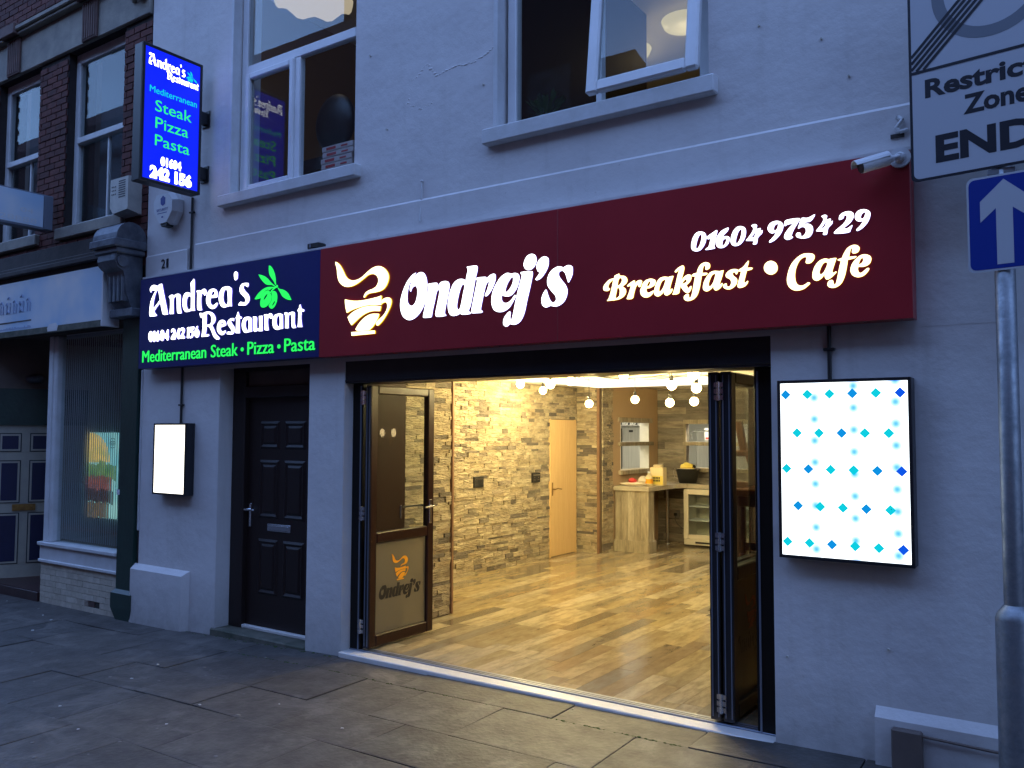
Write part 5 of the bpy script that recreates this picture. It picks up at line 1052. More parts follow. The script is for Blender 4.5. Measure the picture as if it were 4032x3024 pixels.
# ================================================================== SIGNS
t = thing('restaurant_fascia', (-6.62, 0, 2.42), 'dark blue restaurant fascia sign with white and green lit lettering', 'sign')
mb = MB(); mb.cbox(-7.930, -5.318, -.135, -.023, 2.418, 3.325, .003); mb.build('panel', 'blue_panel', t)
glyphs('and', t, ('lit_white', 'rim_white'), -.135, .008, n=4, **XZ)
glyphs('oli', t, ('lit_green', 'lit_green'), -.135, .006, n=4, **XZ)
for txt, a, b in (('Mediterranean', -7.858, -6.83), ('Steak', -6.756, -6.369), ('Pizza', -6.232, -5.878), ('Pasta', -5.742, -5.361)):
    words(txt, t, 'lit_green', a, b, 2.481, .115, .006, (0, -.135, 0), (1, 0, 0), (0, 0, 1), (0, -1, 0))
for a in (-6.307, -5.813):
    mb = MB(); mb.tube((a, -.135, 2.533), (a, -.141, 2.533), .018, n=16); mb.build('dot', 'lit_green', t)
JX = -2.985
t = thing('cafe_fascia', (-3.0, 0, 2.42), 'dark red cafe fascia sign with lit cup logo and lettering', 'sign')
for a_, b_ in ((-5.316, JX - .001), (JX + .001, -.768)):
    MB().cbox(a_, b_, -.135, -.023, 2.414, 3.328, .0025).build('panel', 'red_panel', t)
for k in range(24):
    x = -5.2 + k * .19; MB().tube((x, -.10, 2.4135), (x, -.10, 2.409), .006, n=8).build('screw', 'chrome', t)
glyphs('cup', t, ('lit_yellow', 'rim_yellow'), -.135, .012, n=5, **XZ)
glyphs('ond', t, ('lit_white', 'rim_white'), -.135, .006, n=5, **XZ)
glyphs('bre', t, ('lit_yellow', 'rim_yellow'), -.135, .006, n=4, **XZ)
glyphs('num', t, ('lit_white', 'rim_white'), -.135, .006, n=4, **XZ)

# projecting sign
t = thing('projecting_sign', (-7.1, 0, 4.7), 'bright blue illuminated sign projecting from the wall above the restaurant', 'sign')
mb = MB(); X = -7.035
mb.cbox(-7.165, X - .002, -.735, -.105, 4.065, 5.345, .006); mb.build('case', 'black_alu', t)
mb = MB(); b = .028
mb.cbox(X - .002, X + .008, -.735, -.735 + b, 4.065, 5.345, .003); mb.cbox(X - .002, X + .008, -.105 - b, -.105, 4.065, 5.345, .003)
mb.cbox(X - .002, X + .008, -.735 + b, -.105 - b, 4.065, 4.065 + b, .003); mb.cbox(X - .002, X + .008, -.735 + b, -.105 - b, 5.345 - b, 5.345, .003); mb.build('rim', 'black_alu', t)
MB().box(X - .001, X + .001, -.735 + b, -.105 - b, 4.065 + b, 5.345 - b).build('face', 'lit_blue', t)
KW = dict(O=(X + .0012, 0, 0), U=(0, 1, 0), V=(0, 0, 1), N=(1, 0, 0))
g1 = [s for s in GLYPH['and']]
tfA = bbox_tf('and', (0, 8), -.672, -.295, 5.155, 5.265)
tfR = bbox_tf('and', (8, 18), -.49, -.147, 5.065, 5.155)
glyphs('and', t, ('lit_white', 'lit_white'), None, .002, tf=tfA, n=3, sel=(0, 8), **KW)
glyphs('and', t, ('lit_white', 'lit_white'), None, .002, tf=tfR, n=3, sel=(8, 18), **KW)
glyphs('oli', t, ('lit_cyan', 'lit_cyan'), None, .002, tf=bbox_tf('oli', None, -.285, -.165, 5.13, 5.235), n=2, **KW)
for txt, a, bb, z, c, m, bd in (('Mediterranean', -.655, -.162, 4.905, .06, 'lit_cyan', 0), ('Steak', -.596, -.215, 4.742, .102, 'lit_green2', 0), ('Pizza', -.59, -.247, 4.583, .102, 'lit_green2', 0), ('Pasta', -.59, -.23, 4.421, .102, 'lit_green2', 0), ('01604', -.527, -.312, 4.25, .075, 'lit_white', .05), ('242 156', -.633, -.197, 4.118, .10, 'lit_white', .06)):
    words(txt, t, m, a, bb, z, c, .002, KW['O'], KW['U'], KW['V'], KW['N'], bold=bd)
for z in (4.30, 4.85):
    mb = MB(); mb.cbox(-7.13, -7.07, -.105, .0, z - .06, z + .06, .004); mb.cbox(-7.16, -7.04, -.012, .0, z - .08, z + .08, .003); mb.build('bracket', 'black_alu', t)

# wall light boxes
def lightbox(x0, x1, z0, z1, y, lab, m):
    t = thing('light_box', ((x0 + x1) / 2, 0, z0), lab, 'light box')
    mb = MB(); mb.cbox(x0, x1, y + .004, -.001, z0, z1, .004); mb.build('case', 'black_alu', t)
    b = .018; mb = MB()
    mb.cbox(x0, x0 + b, y - .006, y + .004, z0, z1, .002); mb.cbox(x1 - b, x1, y - .006, y + .004, z0, z1, .002); mb.cbox(x0 + b, x1 - b, y - .006, y + .004, z0, z0 + b, .002); mb.cbox(x0 + b, x1 - b, y - .006, y + .004, z1 - b, z1, .002); mb.build('rim', 'black_alu', t)
    MB().box(x0 + b, x1 - b, y + .001, y + .0039, z0 + b, z1 - b).build('lit_panel', m, t)
    return t
lightbox(-7.686, -7.161, 1.174, 1.871, -.098, 'small warm white light box between the green pilaster and the black door', 'lit_warm')
def patterned():  # LED glare on the large box painted into the emission colour
    m = bpy.data.materials.new('lit_led_glare'); m.use_nodes = True
    n, L, b = nodes(m); b.inputs['Base Color'].default_value = (.3, .3, .3, 1)
    tc = n.new('ShaderNodeNewGeometry'); mp = n.new('ShaderNodeMapping'); mp.vector_type = 'POINT'
    sx = n.new('ShaderNodeSeparateXYZ'); L.new(tc.outputs['Position'], sx.inputs[0])
    def soft(cx, cz, rad, shape):
        pass
    x_, z_ = sx.outputs[0], sx.outputs[2]
    def math_(op, a, b_=None, c_=None):
        k = n.new('ShaderNodeMath'); k.operation = op
        for i_, q in enumerate((a, b_, c_)):
            if q is None: continue
            if isinstance(q, (int, float)): k.inputs[i_].default_value = q
            else: L.new(q, k.inputs[i_])
        return k.outputs[0]
    # LED glare painted as soft blobs in three columns, .115 m apart
    def blobs(cx, z0, per, r0):
        dz = math_('SUBTRACT', math_('FRACT', math_('DIVIDE', math_('SUBTRACT', z_, z0), per)), .5); dz = math_('MULTIPLY', dz, per)
        dx = math_('SUBTRACT', x_, cx)
        d = math_('SQRT', math_('ADD', math_('MULTIPLY', dx, dx), math_('MULTIPLY', dz, dz)))
        mr = n.new('ShaderNodeMapRange'); mr.interpolation_type = 'SMOOTHSTEP'; mr.inputs[1].default_value = 0; mr.inputs[2].default_value = r0; mr.inputs[3].default_value = 1; mr.inputs[4].default_value = 0
        L.new(d, mr.inputs[0]); return mr.outputs[0]
    s = math_('MAXIMUM', math_('MAXIMUM', blobs(-1.300, 1.085, .122, .056), blobs(-1.088, 1.147, .122, .056)), blobs(-.872, 1.085, .118, .058))
    mx = n.new('ShaderNodeMixRGB'); L.new(s, mx.inputs[0]); mx.inputs[1].default_value = (.90, .97, 1.0, 1); mx.inputs[2].default_value = (.03, .22, .62, 1)
    L.new(mx.outputs[0], b.inputs['Emission Color']); b.inputs['Emission Strength'].default_value = 2.6
    return m
lb = lightbox(-1.508, -.791, 1.085, 2.103, -.10, 'large white light box beside the cafe, its LED glare painted as rows of blue diamonds', patterned())
dm_ = [emis('diamond_blue', (.0, .30, .80), .95), emis('diamond_cyan', (.0, .62, .75), 1.0), emis('diamond_deep', (.0, .10, .90), .9)]  # LED moire imitated by glowing diamonds
for j, z in enumerate((2.02, 1.80, 1.595, 1.385, 1.178)):
    n_ = 6; xo = -1.46 if j % 2 == 0 else -1.398
    for i in range(n_ if j % 2 == 0 else 5):
        x = xo + i * .1225; s = .029
        c = 0 if (i + j) % 3 == 0 else 1
        if i == 5: c = 2
        mb = MB(); mb.prism([(0, -s), (s, 0), (0, s), (-s, 0)], (x, -.1002, z), (1, 0, 0), (0, 0, 1), (0, -1, 0), .001); mb.build('diamond', dm_[c], lb)

# cables
def conduit(x, z0, z1, lab, clips=()):
    t = thing('cable', (x, 0, z0), lab, 'cable')
    mb = MB(); mb.tube((x, -.016, z0), (x, -.016, z1), .012, n=10); mb.build('conduit', 'plastic_black', t)
    for z in clips:
        mb = MB(); mb.cbox(x - .032, x + .032, -.032, -.001, z - .008, z + .008, .003); mb.build('clip', 'plastic_black', t)
conduit(-7.37, 1.871, 2.42, 'black cable running from the restaurant fascia down to the small light box', (2.05,))
conduit(-1.232, 2.103, 2.415, 'black cable running from the cafe fascia down to the large light box', (2.28,))
conduit(-7.275, 3.325, 4.10, 'black cable running from the projecting sign down to the restaurant fascia', (3.95,))
t = thing('cord_stub', (-4.32, 0, 3.4), 'short white wire hanging on the wall above the cafe fascia', 'wire')
mb = MB(); mb.path([(-4.315, -.008, 3.77), (-4.312, -.014, 3.70), (-4.318, -.012, 3.6), (-4.318, -.03, 3.45)], .006, 6); mb.ball((-4.315, -.01, 3.775), .012, 8, 6); mb.build('wire', 'white_paint', t)
t = thing('junction_box', (-5.42, 0, 3.35), 'small black box on top edge between the two fascias', 'box')
mb = MB(); mb.cbox(-5.50, -5.36, -.12, -.03, 3.353, 3.40, .006); mb.build('case', 'plastic_black', t)
mb = MB(); mb.cbox(-5.47, -5.45, -.125, -.12, 3.36, 3.39, .002); mb.build('lens', 'strip', t)
# house number
t = thing('house_number', (-7.7, 0, 3.45), 'black number 21 painted above the blue fascia', 'number')
words('2', t, 'sign_black', -7.752, -7.692, 3.44, .092, .004, (0, -.0225, 0), (1, 0, 0), (0, 0, 1), (0, -1, 0), 'digit')
words('1', t, 'sign_black', -7.668, -7.638, 3.44, .092, .004, (0, -.0225, 0), (1, 0, 0), (0, 0, 1), (0, -1, 0), 'digit')
# alarm boxes
t = thing('alarm_box', (-7.61, 0, 3.85), 'white faceted alarm box with blue crest below the projecting sign', 'alarm')
mb = MB(); O_ = [(-.185, .09), (-.13, .17), (.10, .165), (.175, .08), (.175, -.04), (.075, -.155), (-.06, -.165), (-.175, -.02)]
I_ = [(p[0] * .86 - .02, p[1] * .9) for p in O_]
c0 = Vector((-7.61, 0, 4.02)); n8 = 8
a_ = [c0 + Vector((p[0], -.001, p[1])) for p in O_]; b_ = [c0 + Vector((p[0], -.06, p[1])) for p in O_]; d_ = [c0 + Vector((p[0], -.105, p[1])) for p in I_]
mb.add(a_ + b_ + d_, [(i, (i + 1) % 8, 8 + (i + 1) % 8, 8 + i) for i in range(8)] + [(8 + i, 8 + (i + 1) % 8, 16 + (i + 1) % 8, 16 + i) for i in range(8)] + [tuple(range(16, 24))]); mb.build('cover', 'plastic_white', t)
mb = MB(); mb.prism([(-.075, -.135), (.055, -.13), (.03, -.175), (-.045, -.178)], (-7.61, -.098, 4.02), (1, 0, 0), (0, 0, 1), (0, 1, 0), .08); mb.build('strobe', 'rubber', t)
mb = MB(); mb.prism([(-.04, .11), (-.02, .12), (0, .135), (.02, .12), (.04, .11), (.035, .05), (0, .03), (-.035, .05)], (-7.63, -.1055, 4.02), (1, 0, 0), (0, 0, 1), (0, -1, 0), .0015); mb.build('crest', 'sign_blue', t)
words('SECURITY', t, 'sign_blue', -7.735, -7.545, 4.0, .026, .0015, (0, -.1055, 0), (1, 0, 0), (0, 0, 1), (0, -1, 0))
mb = MB(); mb.box(-7.72, -7.56, -.1065, -.1055, 3.975, 3.982); mb.box(-7.65, -7.62, -.1065, -.1055, 3.93, 3.945); mb.build('small_print', 'sign_blue', t)

# security camera
t = thing('security_camera', (-.82, -.14, 3.29), 'white bullet security camera on the right end of the cafe fascia', 'camera')
mb = MB(); mb.tube((-.815, -.136, 3.29), (-.815, -.152, 3.29), .055, n=24); mb.tube((-.815, -.152, 3.29), (-.815, -.17, 3.29), .03, .02, n=18); mb.build('mount', 'plastic_white', t)
mb = MB(); mb.tube((-.815, -.165, 3.29), (-.865, -.205, 3.27), .014); mb.ball((-.85, -.195, 3.275), .02, 12, 8); mb.build('arm', 'plastic_white', t)
ax = Vector((-.80, -.52, -.28)).normalized(); c = Vector((-.865, -.205, 3.275))
mb = MB(); mb.tube(c, c + ax * .15, .037, n=24); mb.build('body', 'plastic_white', t)
mb = MB(); mb.tube(c + ax * .1501, c + ax * .156, .034, n=24); mb.build('lens', 'plastic_black', t)
mb = MB(); up = Vector((0, 0, 1)); sd = ax.cross(up).normalized(); up = sd.cross(ax)
for k in range(7):
    a0, a1 = R(10 + k * 160 / 7), R(10 + (k + 1) * 160 / 7); q = []
    for aa in (a0, a1):
        for s_ in (-.005, .185): q.append(c + ax * s_ + (sd * math.cos(aa) + up * math.sin(aa)) * .0395)
    q2 = [p + (p - c - ax * (p - c).dot(ax)).normalized() * .003 for p in q]
    mb.add(q + q2, [(0, 1, 3, 2), (4, 6, 7, 5), (0, 2, 6, 4), (1, 5, 7, 3)], 0, False)
mb.build('sun_hood', 'plastic_white', t)
t = thing('pipe_stub', (-.83, 0, 3.5), 'old bent pipe stub above the security camera, beside the road sign', 'pipe')
mb = MB(); mb.path([(-.85, .0, 3.56), (-.84, -.03, 3.555), (-.815, -.04, 3.53), (-.85, -.04, 3.49), (-.83, -.04, 3.465), (-.79, -.03, 3.475)], .011, 8); mb.build('pipe', 'white_paint', t)
mb = MB(); mb.tube((-.862, .0, 3.555), (-.862, -.014, 3.555), .03, n=12); mb.build('hole_rim', 'dark_stone', t); MB().box(-.88, -.81, -.03, 0, 3.44, 3.462).build('foot_bracket', 'dark_stone', t)

# ================================================================== POLE AND ROAD SIGNS
D = Vector((.9916, -.129, 0)).normalized(); Nn = Vector((-.129, -.9916, 0)).normalized(); P0 = Vector((-.35, -.36, 0)); V3 = Vector((0, 0, 1))
pc = Vector((-.327, -.31, 0))
t = thing('sign_post', (pc.x, pc.y, 0), 'galvanised grey post with a wider base carrying the road signs', 'post')
mb = MB(); mb.lathe((pc.x, pc.y, 0), [(.046, .98), (.046, 4.6), (.0, 4.61)], 28); mb.build('upper_pole', 'galv', t)
mb = MB(); mb.lathe((pc.x, pc.y, 0), [(.085, -.05), (.085, .915), (.078, .94), (.045, .985), (.038, .99)], 28); mb.build('base_tube', 'galv', t)
def plate(nm, lab, d0, d1, z0, z1, mface, rad, border=None):
    t = thing(nm, tuple(P0 + D * ((d0 + d1) / 2) + V3 * z0), lab, 'road sign')
    pts = []
    for cx_, cz_, s0 in ((d1 - rad, z1 - rad, 0), (d0 + rad, z1 - rad, 90), (d0 + rad, z0 + rad, 180), (d1 - rad, z0 + rad, 270)):
        for k in range(6): a = R(s0 + k * 18); pts.append((cx_ + rad * math.cos(a), cz_ + rad * math.sin(a)))
    mb = MB(); mb.prism(pts, P0 - Nn * .004, D, V3, Nn, .004); mb.build('plate', mface, t)
    return t, pts
def ringmesh(pts, inset, ctr):
    return pts, [(p[0] + (ctr[0] - p[0]) * inset / abs(ctr[0] - p[0]) if abs(ctr[0] - p[0]) > inset * 2 else p[0], p[1]) for p in pts]
def flat(poly, m, t, name, lift=.0004, d=.0006):
    mb = MB(); mb.prism(poly, P0 + Nn * lift, D, V3, Nn, d); return mb.build(name, m, t)
t, pts = plate('zone_sign', 'grey and black restricted zone ends sign at the top of the post', -.388, .408, 3.095, 4.42, 'sign_black', .03)
ins = [(.01 + (p[0] - .01) * .965, 3.7575 + (p[1] - 3.7575) * .98) for p in pts]
flat(ins, 'sign_grey', t, 'face', .0004)
cc = (.0, 4.03); N48 = 48
mb = MB(); vs = []
for rr in (.272, .214):
    for lift in (.0012, .0018):
        for k in range(N48):
            a = 2 * math.pi * k / N48; vs.append(P0 + D * (cc[0] + rr * math.cos(a)) + V3 * (cc[1] + rr * math.sin(a)) + Nn * lift)
fs = []
for k in range(N48):
    j = (k + 1) % N48
    fs += [(N48 + k, N48 + j, 3 * N48 + j, 3 * N48 + k), (k, j, N48 + j, N48 + k), (2 * N48 + k, 3 * N48 + k, 3 * N48 + j, 2 * N48 + j)]
mb.add(vs, fs); mb.build('ring', 'sign_ring', t)
for k in range(5):
    cc_ = (k - 2) * .034 + .01; wdt = .0075
    a0 = (-.375, 3.675 + cc_) if cc_ >= 0 else (-.375 - cc_, 3.675)
    b0 = (a0[0] + .68, a0[1] + .68)
    n2 = (-.7071 * wdt, .7071 * wdt)
    poly = [(a0[0] - n2[0], a0[1] - n2[1]), (b0[0] - n2[0], b0[1] - n2[1]), (b0[0] + n2[0], b0[1] + n2[1]), (a0[0] + n2[0], a0[1] + n2[1])]
    flat(poly, 'sign_black', t, 'stripe', .0022)
flat([(-.375, 3.66), (.395, 3.66), (.395, 3.675), (-.375, 3.675)], 'sign_black', t, 'divider', .0022)
def sw(txt, a, b, z, cap, bd): words(txt, t, 'sign_black', a, b, z, cap, .0006, P0 + Nn * .0014, D, V3, Nn, bold=bd)
sw('Restricted', -.312, .33, 3.527, .088, .035); sw('Zone', -.135, .155, 3.398, .09, .035); sw('ENDS', -.268, .29, 3.182, .128, .04)
t, pts = plate('arrow_sign', 'blue rectangular sign with a white arrow pointing up', -.132, .188, 2.59, 3.062, 'sign_grey', .03)
ins = [(.028 + (p[0] - .028) * .94, 2.826 + (p[1] - 2.826) * .955) for p in pts]
flat(ins, 'sign_blue', t, 'face', .0004)
flat([(-.004, 2.62), (.068, 2.62), (.068, 2.892), (.135, 2.835), (.135, 2.938), (.032, 3.035), (-.073, 2.938), (-.073, 2.835), (-.004, 2.897)], 'sign_grey', t, 'arrow', .0014)
for z in (3.078, 3.35, 2.75):
    mb = MB(); mb.cbox(pc.x - .06, pc.x + .06, pc.y - .045, pc.y + .055, z - .014, z + .014, .003); o = mb.build('clamp', 'galv', bpy.data.objects['sign_post'])
# pale shopfront beginning beyond the post
t = thing('neighbour_shopfront', (.3, 0, 0), 'pale painted pilaster of the next shop behind the sign post', 'shopfront')
mb = MB(); mb.cbox(-.309, .05, -.04, .3, -.3, 3.3, .01); mb.cbox(.05, 3.0, -.02, .3, -.3, 3.3, .01); mb.build('pilaster', 'white_paint', t)
mb = MB(); mb.cbox(-.309, 3.0, .0, .3, 3.3, 7.8, .01); mb.build('wall', 'render', t)
# meter box and pipe low on the right
t = thing('meter_box', (-.75, 0, .0), 'small grey meter box with a thin pipe at the foot of the right wall', 'meter box')
mb = MB(); mb.cbox(-.93, -.78, -.10, -.05, .02, .23, .008); mb.build('box', 'soffit', t)
mb = MB(); mb.path([(-.78, -.075, .21), (-.45, -.075, .20), (-.2, -.075, .195)], .008, 8); mb.build('pipe', 'soffit', t)

# ================================================================== BRICK BUILDING ON THE LEFT
bb = thing('brick_building', (-9.9, 0, 0), 'sooty red brick building with pale stone bands left of the white one', 'building')
mb = MB()
for q in ((-13.5, -11.40, 3.5, 6.2), (-10.37, -9.74, 3.5, 6.2), (-8.57, -8.06, 3.5, 6.2), (-13.5, -8.06, 6.2, 8.2), (-11.40, -10.37, 3.5, 3.99), (-9.74, -8.57, 3.5, 3.99)): mb.box(q[0], q[1], .012, .35, q[2], q[3])
wall_ = mb.build('wall', 'mortar', bb)
bm_ = [unit_mesh('brick', 'brick', .03, .03) for _ in range(4)]
rects = []
z = 3.52; row = 0
while z < 7.9:
    x = -12.9 + (row % 2) * .1125
    while x < -8.08:
        a, b = x + .005, min(x + .215, -8.062)
        ok = b - a > .03
        if 3.98 < z + .06 and z < 6.2:
            for o0, o1 in ((-11.40, -10.37), (-9.74, -8.57)):
                if b > o0 and a < o1:
                    if a < o0 and o0 - a > .04: b = o0
                    elif b > o1 and b - o1 > .04: a = o1
                    else: ok = False
        if 6.17 < z + .06 and z < 6.75: ok = False
        if ok and b - a > .03: rects.append((a, b, random.uniform(-.003, .003), .02, z, z + .064))
        x += .225
    z += .075; row += 1
lay('brick', rects, bm_, bb, 'brick')
def lintel_band():
    mb = MB(); mb.cbox(-13.5, -8.08, -.03, .02, 6.2, 6.66, .01); mb.build('stone_band', 'stone_trim', bb)
    mb = MB(); mb.cbox(-13.5, -8.07, -.10, .02, 6.66, 6.70, .008); mb.cbox(-13.5, -8.07, -.13, .02, 6.70, 6.76, .01); mb.cbox(-13.5, -8.07, -.07, .02, 6.76, 6.80, .01); mb.build('cornice', 'stone_trim', bb)
    for x in (-11.1, -9.36):
        mb = MB(); mb.cbox(x, x + .30, -.06, -.03, 6.20, 6.655, .006)
        for k in range(6): mb.cbox(x + .02 + k * .046, x + .045 + k * .046, -.07, -.06, 6.22, 6.64, .003)
        mb.cbox(x - .03, x + .33, -.15, -.06, 6.66, 6.8, .01); mb.build('fluted_block', 'pink_stone', bb)
    mb = MB(); random.seed(5)
    for _ in range(46): mb.ball((-8.24 + random.uniform(-.12, .14), -.06 + random.uniform(-.05, .02), 6.62 + random.uniform(-.22, .25)), random.uniform(.02, .055), 7, 5, (1, .8, 1.2))
    mb.build('carved_corbel', 'stone_trim', bb); random.seed(11)
lintel_band()
for (x0, x1) in ((-11.40, -10.37), (-9.74, -8.57)):
    mb = MB(); mb.cbox(x0, x0 + .09, .10, .17, 4.12, 6.2, .006); mb.cbox(x1 - .06, x1, .10, .17, 4.12, 6.2, .006); mb.cbox(x0 + .09, x1 - .06, .10, .17, 6.08, 6.2, .006); mb.cbox(x0 + .09, x1 - .06, .08, .17, 5.12, 5.19, .006); mb.cbox(x0 + .09, x1 - .06, .12, .18, 4.12, 4.2, .006)
    xm = (x0 + x1) / 2 + .08; mb.cbox(xm, xm + .03, .125, .16, 4.2, 5.12, .004)
    wf = mb.build('sash_window', 'white_paint', bb)
    MB().box(x0 + .09, x1 - .06, .14, .145, 4.2, 5.12).build('pane', 'glass_dusty', wf); MB().box(x0 + .09, x1 - .06, .125, .13, 5.19, 6.08).build('pane', 'glass_dusty', wf)
    mb = MB(); mb.box(x0 + .2, x1 - .05, .30, .31, 4.15, 6.2); mb.build('curtain', 'curtain', wf)
    mb = MB(); mb.cbox(x0 - .1, x1 + .10, -.05, .12, 3.99, 4.12, .01); mb.build('window_sill', 'stone_trim', bb)
mb = MB(); mb.box(-13.4, -8.1, 1.0, 1.05, 2.9, 8.1); mb.build('room_back', 'soffit', bb)
# timber cornice over the shopfront
mb = MB(); mb.cbox(-13.5, -8.5, -.10, .02, 3.66, 3.74, .01); mb.cbox(-13.5, -8.5, -.22, .02, 3.60, 3.66, .01); mb.cbox(-13.5, -8.5, -.16, .02, 3.545, 3.60, .01); mb.cbox(-13.5, -8.5, -.03, .02, 3.74, 3.92, .004); mb.build('shop_cornice', 'dark_stone', bb)
# console bracket
mb = MB(); x0, x1 = -8.46, -8.10
n_ = 12; prof = [(-.30, 3.72)] + [(-.16 + -.16 * math.cos(R(k * 90 / n_)), 3.74 + .19 * math.sin(R(k * 90 / n_))) for k in range(n_ + 1)] + [(0, 3.93)]
prof = [(-.33, 3.74)] + [(-.165 - .165 * math.cos(R(k * 180 / n_)), 3.76 + .17 * math.sin(R(k * 180 / n_))) for k in range(n_ + 1)] + [(0, 3.76), (0, 3.74)]
mb.prism(prof, (x0 - .04, 0, 0), (0, 1, 0), (0, 0, 1), (1, 0, 0), x1 - x0 + .08)
mb.cbox(x0 - .06, x1 + .06, -.36, 0, 3.66, 3.745, .012); mb.cbox(x0 - .03, x1 + .03, -.32, 0, 3.60, 3.66, .012); mb.build('console_hood', 'lead', bb)
mb = MB(); pr2 = [(-.30, 3.60), (-.31, 3.53), (-.27, 3.46), (-.21, 3.43), (-.19, 3.36), (-.17, 3.2), (-.13, 3.1), (-.11, 3.06), (0, 3.06), (0, 3.60)]
mb.prism(pr2, (x0 + .02, 0, 0), (0, 1, 0), (0, 0, 1), (1, 0, 0), x1 - x0 - .04)
mb.tube((x0 - .005, -.23, 3.525), (x1 + .005, -.23, 3.525), .06, n=18)
for k in range(4): mb.cbox(x0 + .05 + k * .075, x0 + .09 + k * .075, -.20, -.1, 3.12, 3.42, .01)
mb.cbox(x0 - .02, x1 + .02, -.14, 0, 2.97, 3.06, .01); mb.build('console_scroll', 'lead', bb)
mb = MB(); mb.cbox(-8.40, -8.10, -.03, .1, .14, 2.97, .006); mb.build('pilaster', 'green_paint', bb)
mb = MB(); mb.add([(-8.43, -.065, .13), (-8.07, -.065, .13), (-8.07, .08, .13), (-8.43, .08, .13), (-8.43, -.065, -.02), (-8.07, -.065, -.02), (-8.07, .08, -.02), (-8.43, .08, -.02), (-8.34, -.05, -.16), (-8.10, -.05, -.16), (-8.10, .08, -.16), (-8.34, .08, -.16), (-8.40, -.03, .165), (-8.10, -.03, .165), (-8.10, .08, .165), (-8.40, .08, .165)],
                  [(0, 1, 5, 4), (1, 2, 6, 5), (3, 0, 4, 7), (4, 5, 9, 8), (5, 6, 10, 9), (7, 4, 8, 11), (12, 13, 1, 0), (13, 14, 2, 1), (15, 12, 0, 3)]); mb.build('pilaster_base', 'green_paint', bb)
mb = MB(); mb.box(-8.098, -8.052, .012, .3, -.2, 3.5); mb.build('downpipe_chase', 'dark_stone', bb)
mb = MB(); mb.cbox(-8.085, -8.056, -.006, .012, .78, 2.42, .004); mb.build('render_stop_bead', 'white_paint', bb)
# stall riser and shop window
mb = MB(); mb.box(-9.97, -8.40, .012, .2, -.3, .3); mb.build('stall_riser', 'pave_bed', bb)
rects = []; cm = [unit_mesh('painted_brick', 'cream_brick', .03, .03) for _ in range(3)]
for rw in range(7):
    z = -.155 + rw * .0645; x = -9.97 - (rw % 2) * .11
    while x < -8.41:
        a, b = max(x, -9.97), min(x + .222, -8.405)
        if b - a > .02 and not (rw == 1 and abs((a + b) / 2 + 8.93) < .1): rects.append((a + .0015, b - .0015, random.uniform(-.003, .001), .02, z, z + .0605))
        x += .2235
lay('painted_brick', rects, cm, bb, 'cream_brick')
mb = MB()
for k in range(4): mb.box(-9.03, -8.84, .0, .012, -.085 + k * .014, -.078 + k * .014)
mb.build('air_brick', 'pink_stone', bb)
mb = MB(); mb.cbox(-9.99, -8.40, -.045, .14, .49, .53, .006); mb.cbox(-9.98, -8.40, -.015, .12, .33, .49, .004); mb.cbox(-9.99, -8.40, -.03, .12, .30, .335, .006); mb.build('window_board', 'white_paint', bb)
mb = MB(); mb.cbox(-9.945, -9.86, .0, .09, .53, 2.88, .006); mb.cbox(-9.86, -9.78, .01, .12, .53, 2.88, .012); mb.build('corner_post', 'white_paint', bb)
MB().box(-9.78, -8.40, .07, .078, .53, 2.88).build('shop_window_pane', 'glass_dusty', bb)
MB().box(-9.90, -9.894, .12, 1.1, .53, 2.88).build('side_window_pane', 'glass_dusty', bb)
mb = MB(); mb.box(-9.9, -8.1, 1.6, 1.65, -.1, 3.2); mb.box(-9.9, -8.1, .1, 1.6, .1, .12); mb.box(-8.4, -8.3, .1, 1.6, 0, 3.0); mb.box(-12.5, -8.1, .02, 1.6, 2.95, 3.0); mb.build('shop_interior', 'soffit', bb)
t = thing('vertical_blind', (-9.1, .12, .55), 'grey vertical blind hanging behind the left shop window', 'blind')
for k in range(32):
    x = -9.76 + k * .0425; mb = MB(); a = R(-54 + random.uniform(-4, 4)); dx, dy = .012 * math.cos(a), .012 * math.sin(a)
    mb.prism([(-1, 0), (1, 0)], (0, 0, 0), (1, 0, 0), (0, 1, 0), (0, 0, 1), 1) if False else mb.add([(x - dx, .12 - dy, .56), (x + dx, .12 + dy, .56), (x + dx, .12 + dy, 2.85), (x - dx, .12 - dy, 2.85), (x - dx, .122 - dy, .56), (x + dx, .122 + dy, .56), (x + dx, .122 + dy, 2.85), (x - dx, .122 - dy, 2.85)], [(0, 1, 2, 3), (4, 5, 6, 7), (0, 3, 7, 4), (1, 2, 6, 5)])
    mb.build('blind_slat', 'blind', t)
mb = MB(); mb.cbox(-9.76, -8.42, .095, .145, 2.85, 2.9, .004); mb.build('head_rail', 'plastic_white', t)
